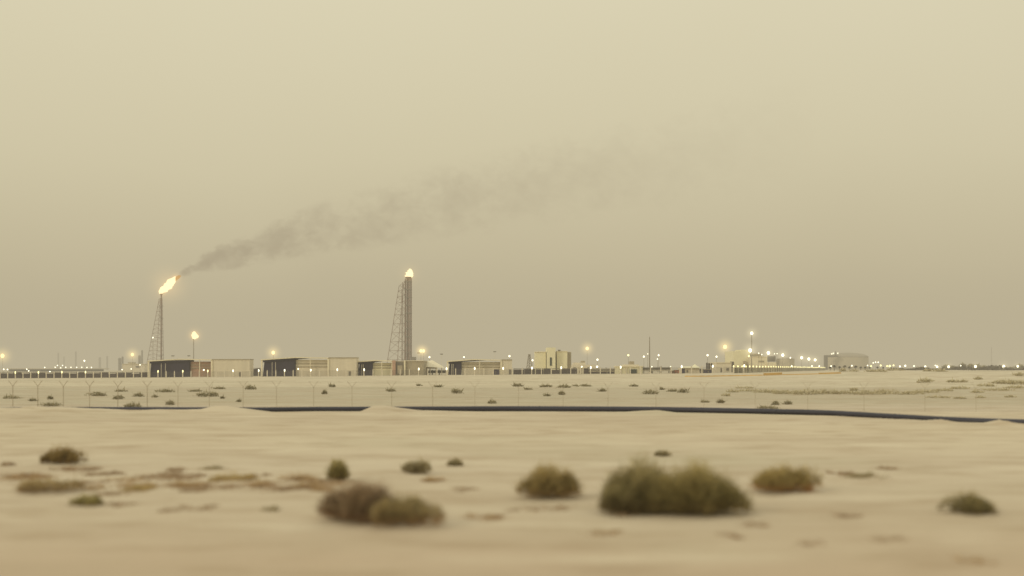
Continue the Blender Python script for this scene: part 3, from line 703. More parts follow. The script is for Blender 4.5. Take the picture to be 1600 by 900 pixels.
def vessel(px, w, yt, D, label, m='grey', seed=0):
    X = Xp(px, D); z = gza(X, D); zt_ = Zp(yt, D); ra = w/2/F*D
    r = thing('column_vessel', (X, D, z), label, 'vessel')
    MB().tube((X, D, z-.3), (X, D, zt_-ra*.6), ra, None, 16).build('shell', M[m], r, smooth=False)
    MB().ball((X, D, zt_-ra*.6), ra*.98, ra*.98, ra*.6, 14, 8).build('head_cap', M[m], r, smooth=True)
    mb = MB()
    for q in (.55, .85): mb.tube((X, D, z+(zt_-z)*q), (X, D, z+(zt_-z)*q+.25), ra*1.45, None, 16)
    mb.build('platform', M['farconc'], r)
    mb = MB(); mb.tube((X+ra*1.2, D-ra, z), (X+ra*1.2, D-ra, zt_-ra), ra*.16, None, 5); mb.build('riser_pipe', M['farconc'], r)
far_v = [(91, 2, 551, 'thin hazy column left of its taller neighbour over the far left plant'), (100, 1.6, 557, 'short hazy column between two taller ones over the far left plant'),
 (118.5, 2.4, 549, 'tallest hazy column over the far left plant'), (156, 3.5, 558, 'stubby hazy column over the dark wall'), (167.5, 2.6, 556, 'narrow hazy column right of the stubby one')]
for (px, w, yt, lb) in far_v: vessel(px, w, yt, 5200, lb, 'farconc')
for (px, w, yt, lb) in [(187, 4.5, 559, 'broad hazy vessel left of the amber floodlight'), (191.5, 3, 557, 'broad hazy vessel touching the amber floodlight from the left'), (218, 4, 555, 'hazy vessel with platforms left of the first flare derrick'), (222, 2.5, 547, 'slim hazy chimney just left of the first flare derrick')]:
    vessel(px, w, yt, 3000, lb, 'farconc')
vessel(1104.5, 2.4, 566.5, 470, 'left one of three dark upright vessels', 'darkwall'); vessel(1108, 2.6, 567, 470, 'middle one of three dark upright vessels', 'darkwall'); vessel(1112, 2.4, 567.5, 470, 'right one of three dark upright vessels', 'darkwall')
building('container_cabin', 'dark blue cabin standing below the three upright vessels', [('wall', 1103, 1112, 577.6, None, 425, 5, M['blue']), ('roof', 1102.6, 1112.4, 577, 577.6, 424.7, 5.6, M['clad_d']), ('door', 1106, 1107.5, 579, 584, 424.8, .15, M['grey'])], 'cabin')
building('container_cabin', 'rust red skid unit left of the pointed roof house', [('wall', 1055.5, 1061, 578.5, None, 425, 5, M['redd']), ('roof', 1055.2, 1061.3, 578, 578.5, 424.7, 5.6, M['grey']), ('door', 1057, 1058.5, 580, 584, 424.8, .15, M['grey'])], 'cabin')
building('container_cabin', 'smaller brown skid unit beside the rust red one', [('wall', 1050, 1053.5, 579.5, None, 425, 5, M['rust']), ('roof', 1049.8, 1053.7, 579, 579.5, 424.7, 5.6, M['grey']), ('vent', 1051, 1052, 580.5, 582, 424.8, .15, M['grey'])], 'cabin')
building('container_cabin', 'pale cabin behind the fence below the low pale building', [('wall', 903, 912, 574.5, None, 452, 6, M['clad']), ('roof', 902.6, 912.4, 574, 574.5, 451.7, 6.6, M['white']), ('door', 905, 906.2, 578, 583, 451.8, .15, M['clad_d'])], 'cabin')
building('container_cabin', 'dark violet box cabin right of the fourth shed bay', [('wall', 771, 780, 577.5, None, 440, 6, M['blue']), ('roof', 770.6, 780.4, 577, 577.5, 439.7, 6.6, M['grey']), ('door', 774, 775.2, 580, 584, 439.8, .15, M['grey'])], 'cabin')
building('plant_building', 'low hazy roofline over the left end of the dark wall', [('wall', 14, 142, 577, None, 1900, 60, M['farconc']), ('roof', 12, 144, 575.6, 577, 1890, 80, M['tank']), ('door', 60, 63, 578, 581, 1889, .5, M['grey'])])
building('plant_building', 'pale hazy block left of the first shed', [('wall', 191, 226, 569, None, 1300, 40, M['clad']), ('parapet', 190.7, 226.3, 568.4, 569, 1299, 42, M['white']), ('roof_unit', 200, 208, 566, 568.4, 1310, 10, M['clad_d']), ('window', 212, 217, 572, 574, 1299.2, .5, M['grey'])])
# lattice derrick left of the cream tower
def lattice(mb, legs, n, r, rb):
    """legs: list of (bottom, top); n bays"""
    k = len(legs)
    for a, b in legs: mb.tube(a, b, r, None, 5)
    lv = [[a.lerp(b, i/n) for a, b in legs] for i in range(n+1)]
    for i in range(n+1):
        for j in range(k): mb.tube(lv[i][j], lv[i][(j+1) % k], rb, None, 4, False)
    for i in range(n):
        for j in range(k): mb.tube(lv[i][j], lv[i+1][(j+1) % k], rb*.8, None, 3, False)

def mast(px, yt, D, w0, label, name='lattice_mast', cat='mast'):
    X = Xp(px, D); z = gza(X, D); zt_ = Zp(yt, D); r = thing(name, (X, D, z), label, cat); mb = MB()
    off = [(-w0, -w0*.6), (w0, -w0*.6), (0, w0)]
    lattice(mb, [(Vector((X+a, D+b_, z-.2)), Vector((X+a*.25, D+b_*.25, zt_))) for a, b_ in off], 7, w0*.09, w0*.05)
    mb.build('frame', M['pole'], r)
    MB().box(X-w0*.35, X+w0*.35, D-w0*.35, D+w0*.35, zt_+.02, zt_+.5).build('top_platform', M['pole'], r)
mast(827, 555, 560, 1.9, 'small lattice derrick left of the cream tower block', 'derrick', 'derrick')
mast(1549, 543, 2400, 1.6, 'faint thin lattice mast on the far right horizon')
X = Xp(1015, 500); z = gza(X, 500)
r = thing('thin_mast', (X, 500, z), 'tall thin dark mast standing alone right of the control building', 'mast')
MB().tube((X, 500, z-.2), (X, 500, Zp(527, 500)), .30, .17, 8).build('pole', M['pole'], r)
MB().box(X-.7, X+.7, 499.3, 500.7, z-.2, z+.5).build('base_plate', M['conc'], r)
mb = MB(); mb.tube((X, 500, Zp(527, 500)), (X, 500, Zp(525.5, 500)), .06, None, 5); mb.build('lightning_rod', M['pole'], r)

# ------------------------------------------------------------------ emissive halo balls round lamps and flames, in place of light scattered by haze
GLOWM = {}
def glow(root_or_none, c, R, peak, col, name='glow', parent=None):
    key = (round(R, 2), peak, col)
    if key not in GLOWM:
        m = bpy.data.materials.new('halo_emission'); t, N, L = nt(m)
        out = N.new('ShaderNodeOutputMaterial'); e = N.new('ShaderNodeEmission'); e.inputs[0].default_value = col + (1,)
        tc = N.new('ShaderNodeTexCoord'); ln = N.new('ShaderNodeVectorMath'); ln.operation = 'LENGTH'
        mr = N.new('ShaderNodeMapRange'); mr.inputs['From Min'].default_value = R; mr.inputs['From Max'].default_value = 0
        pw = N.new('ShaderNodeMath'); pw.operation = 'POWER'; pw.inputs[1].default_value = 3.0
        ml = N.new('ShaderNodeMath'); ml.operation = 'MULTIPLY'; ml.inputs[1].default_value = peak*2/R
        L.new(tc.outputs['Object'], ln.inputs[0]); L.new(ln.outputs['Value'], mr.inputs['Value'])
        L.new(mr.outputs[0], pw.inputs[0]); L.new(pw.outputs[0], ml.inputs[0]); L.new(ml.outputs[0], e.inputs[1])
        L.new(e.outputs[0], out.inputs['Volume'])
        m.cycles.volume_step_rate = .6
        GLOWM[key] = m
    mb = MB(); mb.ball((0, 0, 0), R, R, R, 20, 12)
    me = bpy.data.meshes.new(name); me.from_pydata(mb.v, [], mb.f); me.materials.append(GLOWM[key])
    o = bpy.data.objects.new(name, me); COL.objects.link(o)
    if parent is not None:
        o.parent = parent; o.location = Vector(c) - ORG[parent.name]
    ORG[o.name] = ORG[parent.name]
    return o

# ------------------------------------------------------------------ flares
def flame_mesh(base, tip, r, seed, m, parent, name='flame', wob=.75):
    base = Vector(base); tip = Vector(tip); ax = tip-base; Ln = ax.length; d = ax.normalized()
    u = Vector((0, 1, 0)); w = d.cross(u).normalized(); n = 22; k = 16; mb = MB()
    for i in range(n+1):
        t = i/n; prof = max(0.02, math.sin(math.pi*min(1, t**.9)))**.5 * (1-.2*abs(t-.5))
        c = base + ax*t + w*r*.25*math.sin(t*5+seed)
        for j in range(k):
            th = 2*math.pi*j/k; q = u*math.cos(th)+w*math.sin(th)
            nn = mnoise.noise(Vector((math.cos(th)*1.2+seed, math.sin(th)*1.2, t*5.5)))
            mb.v.append(tuple(c + q*r*prof*(1+wob*nn)))
    for i in range(n):
        for j in range(k): mb.f.append((i*k+j, i*k+(j+1) % k, (i+1)*k+(j+1) % k, (i+1)*k+j))
    return mb.build(name, m, parent, smooth=True)

# first flare
D = 1600; X = Xp(252, D); z0 = gza(X, D)
fl = thing('flare_stack', (X, D, z0), 'left flare stack with the longest slanting flame and a smoke trail', 'flare stack')
top = P(252, 461, D)
MB().tube((X, D, z0-1), top, 1.35, 1.05, 12).build('riser', M['rust'], fl)
mb = MB(); mb.tube(top-Vector((0, 0, .2)), top+Vector((0, 0, 2.2)), 1.7, 1.9, 12); mb.build('flare_tip', M['rust'], fl)
mb = MB()
legs = [(Vector((Xp(254, D), D+6, z0-1)), P(253.3, 466, D+2)), (Vector((Xp(246, D), D-8, z0-1)), P(250.5, 466, D-2)), (Vector((Xp(226, D), D+2, z0-1)), P(248.6, 467, D))]
lattice(mb, legs, 17, .36, .2); mb.build('derrick', M['rust'], fl)
mb = MB()
for q in (478, 497, 517, 537, 556):
    c = P(252, q, D); mb.box(c.x-2.2, c.x+2.4, D-3, D+3, c.z-.25, c.z+.25)
mb.build('platform', M['rust'], fl)
fm = flame_mesh(P(250.5, 460, D), P(274, 432, D), 5.6, 1.0, M['flame'], fl)
flame_mesh(P(270, 438, D+1), P(283, 431, D+1), 2.6, 4.0, M['ember'], fm, 'flame_tail', .5)
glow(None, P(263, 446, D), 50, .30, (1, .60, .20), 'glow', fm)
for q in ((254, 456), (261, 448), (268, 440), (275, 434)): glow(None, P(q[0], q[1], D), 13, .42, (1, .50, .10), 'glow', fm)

# second flare
D = 1400; X = Xp(638, D); z0 = gza(X, D)
fl2 = thing('flare_stack', (X, D, z0), 'central flare stack of bundled risers with a short upright flame', 'flare stack')
for k, q in enumerate((633.7, 636.4, 639.2, 642.0)):
    a = P(q, 434+(k == 0)*2, D); MB().tube((a.x, D+(k % 2)*2, z0-1), (a.x, D+(k % 2)*2, a.z), 1.1, 1.05, 10).build('riser', M['rust'], fl2)
mb = MB()
for i in range(12):
    c = P(637.9, 440+i*12.3, D); mb.box(c.x-4.9, c.x+4.9, D-1.6, D+4, c.z-.45, c.z+.45)
mb.build('collar', M['grey'], fl2)
mb = MB()
for q in (629.3,): 
    a = P(q, 441, D); mb.tube((a.x, D, z0), a, .5, None, 6)
    a = P(627.6, 452, D); mb.tube((a.x, D, z0), a, .35, None, 6)
mb.build('service_pipe', M['rust'], fl2)
mb = MB()
lv = [((601.5, 590), (616.5, 492), (623.5, 447)), ((620.5, 590), (627, 492), (631, 444)), ((631, 590), (632, 492), (632.5, 438))]
dof = (0, -12, 8)
L1 = [(P(a[0], a[1], D)+Vector((0, o, 0)), P(b_[0], b_[1], D)+Vector((0, o*.5, 0))) for (a, b_, c), o in zip(lv, dof)]
L2 = [(P(b_[0], b_[1], D)+Vector((0, o*.5, 0)), P(c[0], c[1], D)+Vector((0, o*.25, 0))) for (a, b_, c), o in zip(lv, dof)]
lattice(mb, L1, 7, .42, .26); lattice(mb, L2, 5, .36, .22); mb.build('derrick', M['rust'], fl2)
mb = MB(); c = P(638, 435, D); mb.tube(c, c+Vector((0, 0, 2.0)), 4.2, 4.6, 14); mb.build('flare_tip', M['rust'], fl2)
mb = MB(); c = P(646, 560, D); mb.box(c.x-3.5, c.x+3.5, D-3, D+3, z0, c.z+2); mb.build('knockout_drum', M['grey'], fl2)
fm = flame_mesh(P(636, 434.5, D), P(642.5, 420.5, D), 4.6, 2.3, M['flame'], fl2)
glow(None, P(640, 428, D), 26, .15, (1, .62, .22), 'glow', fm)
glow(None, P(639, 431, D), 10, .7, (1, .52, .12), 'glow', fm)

# third small flare
D = 1700; X = Xp(302.5, D); z0 = gza(X, D)
f3 = thing('flare_stack', (X, D, z0), 'short thin flare pole with an amber ball of flame above the first shed', 'flare stack')
MB().tube((X, D, z0-1), P(302.5, 529, D), .9, .7, 8).build('riser', M['pole'], f3)
MB().tube(P(302.5, 530, D), P(302.5, 528.4, D), 1.2, 1.4, 8).build('flare_tip', M['pole'], f3)
fm = flame_mesh(P(303, 530, D), P(305, 518, D), 4.8, 3.1, M['flame'], f3)
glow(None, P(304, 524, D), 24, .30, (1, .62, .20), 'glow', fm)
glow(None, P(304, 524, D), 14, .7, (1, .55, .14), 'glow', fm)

# light pole carried by first derrick foot
# ------------------------------------------------------------------ light poles
def lamp(px, py, size, D, label, group=None, hue='W', halo=0.0, cat='lamp post', polew=.10):
    X = Xp(px, D); z = gza(X, D); zt_ = Zp(py, D); s = D/F
    r = thing('light_pole', (X, D, z), label, cat, group)
    zt2 = max(zt_, z+1.0)
    MB().tube((X, D, z-.3), (X, D, zt2+.1), max(polew, .18*s), max(polew*.6, .12*s), 6).build('pole', M['pole'], r)
    MB().box(X-size*s*.5, X+size*s*.5, D-.1*s, D+.1*s, zt2-.05*s, zt2+.12*s).build('cross_arm', M['pole'], r)
    h = MB(); kk = .36 if size > 4 else .42; h.ball((X, D-.4*s, zt2), size*s*kk, size*s*.3, size*s*kk*1.1, 10, 7)
    h = h.build('lamp_head', M['lamp'+hue], r, smooth=True)
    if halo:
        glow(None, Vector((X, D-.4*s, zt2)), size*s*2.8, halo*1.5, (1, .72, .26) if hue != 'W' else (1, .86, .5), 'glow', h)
    return r
G = 'flood_lights'
lamp(4, 556, 8, 900, 'amber floodlight at the left edge of the plant', None, 'A', .35)
lamp(207, 554, 6.5, 1100, 'amber floodlight on a pole left of the first flare', None, 'A', .35)
lamp(427, 551, 7, 480, 'pale yellow floodlight over the second shed', None, 'A', .3)
lamp(657.7, 548.3, 6, 600, 'pale floodlight right beside the foot of the second flare', None, 'A', .3)
lamp(661.8, 548.3, 6, 601, 'floodlight paired with the one beside the second flare foot, on its right', None, 'A', .2)
lamp(917.5, 544.5, 6.5, 700, 'round floodlight right of the cream tower block', None, 'A', .3)
lamp(1132.8, 542, 8, 800, 'amber floodlight left of the widest cream hall', None, 'A', .4)
lamp(1174.5, 520.6, 6, 700, 'highest floodlight on a dark pole over the widest cream hall', None, 'W', .2, polew=.35)
lamp(1172, 547.5, 7.5, 690, 'bright floodlight cluster at half height of the tallest lamp pole', None, 'W', .25)
lamp(1200.5, 551.5, 6.5, 720, 'bright floodlight over the right end of the cream hall', None, 'W', .2)
lamp(1223, 554.8, 6, 760, 'bright floodlight over the smaller round tank', None, 'W', .2)
lamp(1252.5, 559, 5.5, 800, 'first of three descending floodlights right of the smaller tank', None, 'W', .15)
lamp(1263.7, 561, 5.5, 840, 'second of three descending floodlights right of the smaller tank', None, 'W', .15)
lamp(1273.5, 562.4, 5, 880, 'last of three descending floodlights right of the smaller tank', None, 'W', .15)
lamp(239, 527.5, 2.6, 1500, 'small white lamp on a pole in front of the first derrick', None, 'W', polew=.5)
lamp(132, 563.8, 3, 1000, 'lone higher white lamp over the far left plant', None, 'W')
lamp(671, 558, 3, 490, 'white lamp above the pointed canopy', None, 'W')
lamp(725, 558, 2.5, 500, 'white lamp above the roof of the fourth shed', None, 'W')
lamp(796, 556.5, 3.2, 500, 'white lamp above the blank end of the fourth shed', None, 'W')
lamp(832, 563, 3, 540, 'white lamp left of the cream tower block', None, 'W')
lamp(933.5, 562, 3.2, 560, 'white lamp above the right end of the low pale building', None, 'W')
lamp(981.7, 555, 3.2, 560, 'yellowish lamp above the control building', None, 'Y')
lamp(395, 577.5, 3, 520, 'white lamp between the first and second sheds', None, 'W')
lamp(466, 576.5, 2.6, 461, 'small lamp in front of the second shed bay', None, 'W')
lamp(318.5, 578, 2.8, 461, 'small pinkish lamp in front of the terracotta wall', None, 'W')
for (px, py, sz) in [(1006, 557.2, 3), (1029, 555, 2.8)]: lamp(px, py, sz, 600, 'white lamp beside the tall thin mast', 'lamps beside the tall thin mast')
lamp(1012, 553, 1.6, 620, 'faint small lamp just left of the tall thin mast top half'); lamp(1027.3, 561, 2, 605, 'lower small lamp right of the tall thin mast')
lamp(1105.5, 555, 3.2, 520, 'white lamp above the three dark vessels'); lamp(1119.5, 557.3, 3, 530, 'white lamp above the flat pale box building')
lamp(1018.5, 573, 2, 448, 'small lamp at the foot of the tall thin mast'); lamp(1048, 573, 2, 448, 'small lamp at the right end of the tangled pipe rack')
for (px, py, sz) in [(732, 574, 3.2), (739, 573.5, 1.8), (743, 573.8, 1.6), (764, 574, 2.8)]: lamp(px, py, sz, 462, 'lamp glowing inside the bay of the fourth shed', 'lamps inside the fourth shed bay', 'Y')
lamp(909, 573, 2.6, 450, 'lamp in front of the pale cabin'); lamp(933, 573, 3.4, 452, 'pale lamp right of the low pale building')
for (px, py) in [(6, 577), (12, 577.3), (42, 577), (45, 579.5), (48, 582.5)]: lamp(px, py, 2.2, 640, 'small white lamp over the left end of the dark wall', 'small lamps over the left end of the dark wall')
for (px, py) in [(70, 574.2), (86.5, 574), (90, 571), (95, 574.8), (98, 571), (103, 574), (111, 574), (120, 574), (128, 574), (136, 574.2), (143, 574.2)]:
    lamp(px, py, 2.0, 1300, 'tiny white lamp in the row below the hazy columns at left', 'row of tiny lamps below the hazy columns')
lamp(78.2, 581, 2.6, 520, 'white lamp low against the dark wall, nearer than the tiny row'); lamp(122, 582, 2.2, 520, 'small lamp low against the dark wall near its middle')
lamp(191, 577.5, 2, 700, 'small lamp below the broad hazy vessels'); lamp(205, 576.5, 2, 705, 'small lamp below the amber floodlight'); lamp(219, 570, 2.2, 900, 'small lamp on the pale hazy block by the first shed')
lamp(1170, 556.5, 3, 685, 'small yellow lamp below the floodlight cluster', None, 'Y')
for (px, py) in [(1185.5, 552), (1190, 554)]: lamp(px, py, 2, 740, 'tiny lamp over the roof hump of the cream hall', 'tiny lamps over the cream hall roof')
for (px, py) in [(1210, 553), (1214, 552.6)]: lamp(px, py, 1.6, 780, 'tiny lamp between two bright floodlights left of the smaller tank', 'tiny lamps between the floodlights')
lamp(1234.8, 559, 2.4, 900, 'small lamp at the right shoulder of the smaller tank')
for (px, py) in [(1237, 572), (1268.5, 572), (1280, 572.2)]: lamp(px, py, 2.4, 700, 'small lamp above the lamp lit fence line', 'small lamps above the lamp lit fence')
for (px, py) in [(1298.5, 572), (1331, 571.5)]: lamp(px, py, 2.6, 1000, 'small lamp standing among the palms before the largest tank', 'lamps among the palms')
for (px, py) in [(1299.5, 553), (1302, 552), (1309, 552)]: lamp(px, py, 2.2, 2080, 'tiny lamp on top of the largest tank', 'tiny lamps on the largest tank', polew=.05)
for (px, py, s) in [(1355.5, 571, 2.2), (1361, 572, 3), (1364.3, 567, 2), (1368, 566, 2.2), (1372, 566, 2.2), (1376, 571, 3), (1386, 572, 3), (1390, 572, 4), (1396, 571, 3)]:
    lamp(px, py, s, 1200, 'bright lamp in the dense cluster right of the largest tank', 'lamp cluster right of the largest tank', 'Y' if s > 2.5 else 'W')
far = [(1406, 572.5, 3), (1414.3, 571.5, 3.4), (1428, 572, 2.6), (1445.5, 572.8, 3.6), (1461.3, 571, 2), (1464, 573, 4.4), (1482, 573, 5), (1501, 571.6, 2.4), (1524, 572.6, 5.4), (1568, 572.6, 6), (1590, 572.4, 4.6)]
for i, (px, py, s) in enumerate(far):
    lamp(px, py, s, 1000, 'white lamp in the row before the far right tree belt', 'lamps before the far right tree belt', 'W', .12 if s > 4 else 0)
# floating dark bird-like pole heads: unlit floodlight masts
for (px, py, D, lb) in [(654, 551.5, 640, 'unlit lamp pole left of the paired floodlights'), (690, 553.3, 640, 'unlit lamp pole over the gap left of the fourth shed'), (773, 549.5, 640, 'unlit lamp pole over the right of the fourth shed'), (270, 556, 640, 'unlit lamp pole over the first shed roof'), (295, 556, 640, 'unlit lamp pole beside the amber ball flare')]:
    X = Xp(px, D); z = gza(X, D); r = thing('light_pole', (X, D, z), lb, 'lamp post')
    MB().tube((X, D, z-.3), (X, D, Zp(py, D)), .09, .05, 6).build('pole', M['clad'], r)
    c = P(px, py, D); MB().tube((c.x-.9, D, c.z), (c.x+.9, D, c.z), .28, .28, 8).build('lamp_ring', M['grey'], r)

# ------------------------------------------------------------------ palms and trees at the right
def crown_mesh(name, w, h, seed, n, D, pal='far'):
    return blades(name, n, w, w*.8, h, pal, seed, .9*D/1024, .55*D/1024, 5)
def tree(name, px, yt, w, D, label, cat, group, seed, pal='far'):
    X = Xp(px, D); z = gza(X, D); top = Zp(yt, D); W = w/F*D; Ht = top-z
    r = thing(name, (X, D, z), label, cat, group)
    mb = MB(); mb.tube((X, D, z-.3), (X+.1, D, z+Ht*.6), .35, .22, 7)
    for a in range(4): mb.tube((X, D, z+Ht*.35), (X+math.cos(a*1.6)*W*.25, D+math.sin(a*1.6)*W*.25, z+Ht*.7), .18, .08, 5)
    mb.build('trunk', M['bark'], r)
    me = crown_mesh('crown', W, Ht*.8, seed, 900, D, pal); o = bpy.data.objects.new('crown', me); COL.objects.link(o); o.parent = r; o.location = (0, 0, Ht*.2)
def palm(px, yt, D, label, group, seed):
    X = Xp(px, D); z = gza(X, D); Ht = Zp(yt, D)-z; rr = random.Random(seed)
    r = thing('palm_tree', (X, D, z), label, 'palm', group)
    MB().tube((X, D, z-.3), (X, D, z+Ht*.75), .32, .26, 7).build('trunk', M['bark'], r)
    mb = MB(); c = Vector((X, D, z+Ht*.75))
    for k in range(60):
        a = rr.uniform(0, 6.28); e = rr.uniform(-.3, 1.3); ln = Ht*.5*rr.uniform(.8, 1.1)
        d = Vector((math.cos(a)*math.cos(e), math.sin(a)*math.cos(e), math.sin(e))); s = d.cross(Vector((0, 0, 1))).normalized()*.62
        m1 = c+d*ln*.55; t_ = c+d*ln+Vector((0, 0, -.35*ln))
        mb.quad(c-s*.4, c+s*.4, m1+s, m1-s); mb.f.append((len(mb.v)-1, len(mb.v)-2, len(mb.v))); mb.v.append(tuple(t_))
    mb.build('fronds', M['frond'], r)
M['frond'] = mat('palm_frond', (.055, .05, .03), .8, .25, .8)
for i, (px, yt) in enumerate([(1297, 573), (1303.5, 571), (1312, 572.5), (1320, 571), (1327, 573), (1337, 571.5), (1345, 573), (1352, 573), (1359, 573.5), (1371, 573), (1380, 573.5), (1392, 574)]):
    palm(px, yt, 930+i*12, 'small dark palm in the row before the largest storage tank', 'palms before the largest tank', 50+i)
for i, (px, yt, w) in enumerate([(1442, 573.5, 18), (1479, 569.5, 15), (1487, 571, 10), (1505, 566.8, 12), (1518, 568, 13), (1527, 569.5, 9), (1540, 571.5, 12), (1552, 573, 12), (1578, 574, 16), (1592, 568.5, 14), (1610, 570, 16)]):
    tree('broad_tree', px, yt, w, 1120+(i % 4)*25, 'dark bushy tree in the far right tree belt', 'tree', 'trees in the far right belt', 80+i)
# low scrub belt under them: nobody could count it
vv = []; rb = np.random.default_rng(5); n = 9000
u_ = rb.uniform(1396, 1660, n); Dd = rb.uniform(880, 1300, n); hmax = 1.0+3.6*np.clip((np.sin(u_*.11)+np.sin(u_*.037+1)+.9)/2.4, 0, 1)*np.clip((u_-1380)/60, .35, 1)
Xs = (u_-800)/F*Dd; Zs = gz(Xs, Dd, False)+rb.uniform(0, 1, n)*hmax
pb = np.stack([Xs, Dd, Zs], 1); sd = rb.normal(size=(n, 3)); sd /= np.linalg.norm(sd, axis=1)[:, None]
s2_ = rb.normal(size=(n, 3)); v3 = np.stack([pb-sd*.7, pb+sd*.7, pb+s2_*.7], 1).reshape(-1, 3)
me = mesh_np('scrub_belt', v3, np.arange(3*n).reshape(n, 3), LEAF, False)
at = me.color_attributes.new('tint', 'FLOAT_COLOR', 'POINT')
cb = np.repeat(np.array([[.085, .07, .05, 1]])*rb.uniform(.5, 1.6, n)[:, None], 3, axis=0).astype(np.float32); cb[:, 3] = 1
if len(me.vertices) == len(cb): at.data.foreach_set('color', cb.ravel())
o = bpy.data.objects.new('undergrowth', me); COL.objects.link(o); tag(o, 'dark continuous scrub belt along the far right horizon', 'scrub', None, 'stuff')
# hazy far block behind
building('plant_building', 'dark hazy long wall under the far right lamps', [('wall', 1398, 1500, 576.6, None, 1350, 8, M['farconc']), ('coping', 1397, 1501, 576.2, 576.6, 1349, 10, M['farconc']), ('gate', 1440, 1446, 577.4, 579.5, 1349.5, .3, M['grey'])])

# ------------------------------------------------------------------ smoke trail
def smoke():
    D = 1600; x0, y0, z0 = P(277, 435, D); mb = MB(); n = 60; k = 16; T = 1000.0
    hf = lambda t: 1.55*t**.72
    rf = lambda t: 2.5+1.45*t**.585
    for i in range(n+1):
        t = T*(i/n)**1.5
        for j in range(k):
            th = 2*math.pi*j/k; mb.v.append((t+0.0, math.cos(th)*rf(t)*1.3, hf(t)+math.sin(th)*rf(t)*1.45))
    for i in range(n):
        for j in range(k): mb.f.append((i*k+j, i*k+(j+1) % k, (i+1)*k+(j+1) % k, (i+1)*k+j))
    mb.f.append(tuple(reversed(range(k)))); mb.f.append(tuple(n*k+j for j in range(k)))
    m = bpy.data.materials.new('flare_smoke'); t_, N, L = nt(m)
    def ma(op, a, b=None, c=None, clamp=False):
        q = N.new('ShaderNodeMath'); q.operation = op; q.use_clamp = clamp
        for i, s in enumerate((a, b, c)):
            if s is None: continue
            if isinstance(s, (int, float)): q.inputs[i].default_value = s
            else: L.new(s, q.inputs[i])
        return q.outputs[0]
    out = N.new('ShaderNodeOutputMaterial'); tc = N.new('ShaderNodeTexCoord'); sp = N.new('ShaderNodeSeparateXYZ')
    L.new(tc.outputs['Object'], sp.inputs[0]); x = ma('MAXIMUM', sp.outputs['X'], .01)
    h = ma('MULTIPLY', ma('POWER', x, .72), 1.55); R = ma('MULTIPLY_ADD', ma('POWER', x, .585), 1.45, 2.5)
    dz = ma('SUBTRACT', sp.outputs['Z'], h)
    dd = ma('SQRT', ma('ADD', ma('MULTIPLY', dz, dz), ma('MULTIPLY', sp.outputs['Y'], sp.outputs['Y'])))
    d = ma('DIVIDE', dd, R)
    def nz(scale, off, det):
        mp = N.new('ShaderNodeMapping'); mp.inputs['Location'].default_value = off; mp.inputs['Rotation'].default_value = (0, .35, 0); mp.inputs['Scale'].default_value = (.75, 1, 1)
        q = N.new('ShaderNodeTexNoise'); q.inputs['Scale'].default_value = scale; q.inputs['Detail'].default_value = det; q.inputs['Roughness'].default_value = .6; q.inputs['Distortion'].default_value = .6
        L.new(tc.outputs['Object'], mp.inputs[0]); L.new(mp.outputs[0], q.inputs['Vector']); return q.outputs['Fac']
    big = nz(.024, (3, 1, 7), 4); small = nz(.065, (11, 5, 2), 4)
    nn = ma('ADD', ma('MULTIPLY', ma('SUBTRACT', big, .5), 4.2), ma('MULTIPLY', ma('SUBTRACT', small, .5), 4.6))
    core = ma('SUBTRACT', ma('ADD', ma('MULTIPLY', ma('SUBTRACT', 1.0, d), 1.0), nn), .06)
    core = ma('MULTIPLY', core, 1.3, clamp=True)
    edge = ma('MULTIPLY', ma('SUBTRACT', 1.28, d), 3.5, clamp=True)
    amp = ma('DIVIDE', 2.5, ma('ADD', x, 42))
    fade = ma('POWER', ma('MAXIMUM', ma('SUBTRACT', 1.0, ma('DIVIDE', x, 1010)), 0), .7)
    st = ma('MULTIPLY', x, .12, clamp=True)
    dens = ma('MULTIPLY', ma('MULTIPLY', ma('MULTIPLY', core, edge), ma('MULTIPLY', amp, fade)), st)
    ab = N.new('ShaderNodeVolumeAbsorption'); ab.inputs['Color'].default_value = (0, 0, 0, 1); L.new(dens, ab.inputs['Density'])
    em = N.new('ShaderNodeEmission'); em.inputs[0].default_value = (.250, .190, .128, 1); L.new(dens, em.inputs[1])  # own emission stands in for daylight scattered in the smoke
    ad = N.new('ShaderNodeAddShader'); L.new(ab.outputs[0], ad.inputs[0]); L.new(em.outputs[0], ad.inputs[1]); L.new(ad.outputs[0], out.inputs['Volume'])
    m.cycles.volume_step_rate = .11
    me = bpy.data.meshes.new('smoke'); me.from_pydata(mb.v, [], mb.f); me.materials.append(m)
    o = bpy.data.objects.new('smoke', me); COL.objects.link(o); o.location = (x0, y0, z0)
    tag(o, 'thin grey smoke trail drifting right from the left flare flame', 'smoke', None, 'stuff')
smoke()

# ------------------------------------------------------------------ dusty haze over the plain (absorbs and glows evenly)
HAZE = (.490, .427, .290)
SIG = .00030
m = bpy.data.materials.new('dust_haze'); t, N, L = nt(m)
out = N.new('ShaderNodeOutputMaterial'); ab = N.new('ShaderNodeVolumeAbsorption'); ab.inputs['Color'].default_value = (0, 0, 0, 1); ab.inputs['Density'].default_value = SIG
em = N.new('ShaderNodeEmission'); em.inputs[0].default_value = HAZE + (1,); em.inputs[1].default_value = SIG
ad = N.new('ShaderNodeAddShader'); L.new(ab.outputs[0], ad.inputs[0]); L.new(em.outputs[0], ad.inputs[1]); L.new(ad.outputs[0], out.inputs['Volume'])
mb = MB(); mb.box(-15500, 15500, -3000, 15500, -25, 430)
hz = mb.build('haze', m); hz['kind'] = 'structure'

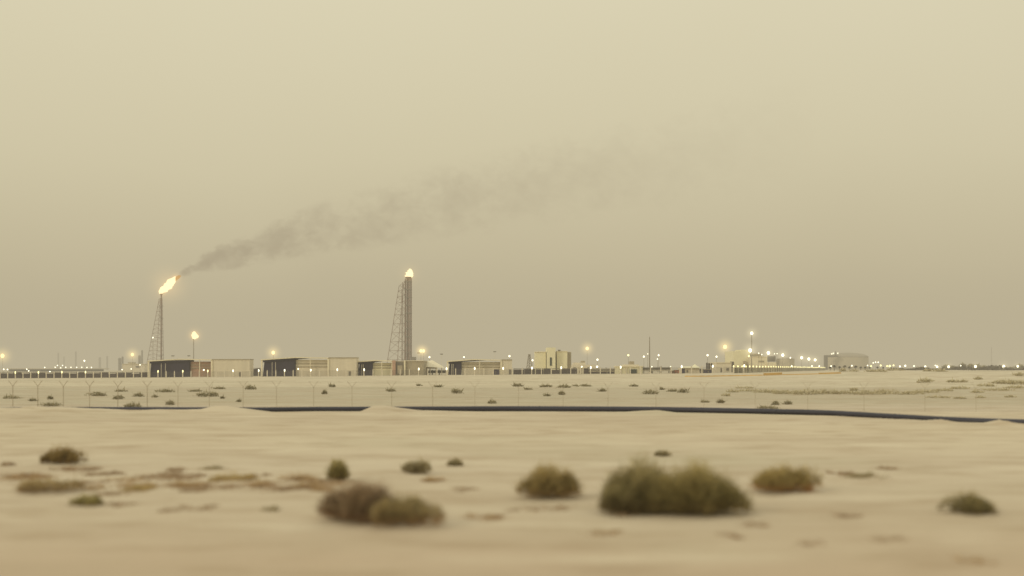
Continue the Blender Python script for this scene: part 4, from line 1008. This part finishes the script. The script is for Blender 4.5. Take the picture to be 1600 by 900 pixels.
# ------------------------------------------------------------------ sky, sun, camera
SUN_EL, SUN_AZ = math.radians(24), math.radians(-125)   # azimuth from +Y, clockwise
w = bpy.data.worlds.new('World'); sc.world = w; w.use_nodes = True
N = w.node_tree.nodes; L = w.node_tree.links; N.clear()
out = N.new('ShaderNodeOutputWorld'); bg = N.new('ShaderNodeBackground'); bg2 = N.new('ShaderNodeBackground'); add = N.new('ShaderNodeAddShader')
sky = N.new('ShaderNodeTexSky'); sky.sky_type = 'NISHITA'; sky.sun_disc = False; sky.sun_elevation = SUN_EL; sky.sun_rotation = SUN_AZ
sky.dust_density = 8; sky.air_density = 1.2; sky.altitude = 10
bg2.inputs[1].default_value = .012; L.new(sky.outputs[0], bg2.inputs[0])
tc = N.new('ShaderNodeTexCoord'); sp = N.new('ShaderNodeSeparateXYZ'); L.new(tc.outputs['Generated'], sp.inputs[0])
rp = N.new('ShaderNodeValToRGB'); cr = rp.color_ramp
st = [(0.0, (.40, .34, .21)), (.02, (.46, .40, .258)), (.10, (.63, .556, .36)), (.20, (.73, .66, .44)), (.34, (.775, .71, .49)), (.55, (.95, .92, .74)), (1.0, (1.12, 1.10, .95))]
while len(cr.elements) < len(st): cr.elements.new(.5)
for e, (p_, c) in zip(cr.elements, st): e.position = p_
for i, (p_, c) in enumerate(st): cr.elements[i].color = c + (1,)
nz = N.new('ShaderNodeTexNoise'); nz.inputs['Scale'].default_value = 2.6; nz.inputs['Detail'].default_value = 3; nz.inputs['Distortion'].default_value = .5
mr = N.new('ShaderNodeMapRange'); mr.inputs['To Min'].default_value = -.06; mr.inputs['To Max'].default_value = .06
am = N.new('ShaderNodeMath'); am.operation = 'ADD'
L.new(tc.outputs['Generated'], nz.inputs['Vector']); L.new(nz.outputs['Fac'], mr.inputs['Value'])
L.new(sp.outputs['Z'], am.inputs[0]); L.new(mr.outputs[0], am.inputs[1])
L.new(am.outputs[0], rp.inputs[0]); L.new(rp.outputs[0], bg.inputs[0]); bg.inputs[1].default_value = 1.0
L.new(bg.outputs[0], add.inputs[0]); L.new(bg2.outputs[0], add.inputs[1]); L.new(add.outputs[0], out.inputs[0])

sd = bpy.data.lights.new('sun', 'SUN'); sd.energy = 1.1; sd.angle = math.radians(14); sd.color = (1, .90, .70)
so = bpy.data.objects.new('sun', sd); COL.objects.link(so)
dv = Vector((math.sin(SUN_AZ)*math.cos(SUN_EL), math.cos(SUN_AZ)*math.cos(SUN_EL), math.sin(SUN_EL)))
so.rotation_euler = dv.to_track_quat('Z', 'Y').to_euler(); so.location = dv*50

cd = bpy.data.cameras.new('camera'); cam = bpy.data.objects.new('camera', cd); COL.objects.link(cam)
cam.location = (0, 0, H0); cam.rotation_euler = (math.pi/2, 0, 0)
cd.sensor_width = 36; cd.lens = 36; cd.shift_y = (HY-450)/1600; cd.clip_end = 40000; cd.clip_start = .5
cd.dof.use_dof = True; cd.dof.focus_distance = 260; cd.dof.aperture_fstop = .18
sc.camera = cam
sc.view_settings.view_transform = 'Standard'; sc.view_settings.look = 'None'; sc.view_settings.exposure = 0; sc.view_settings.gamma = 1
sc.render.engine = 'CYCLES'
sc.cycles.use_denoising = True; sc.cycles.max_bounces = 5; sc.cycles.transparent_max_bounces = 16; sc.cycles.volume_bounces = 0
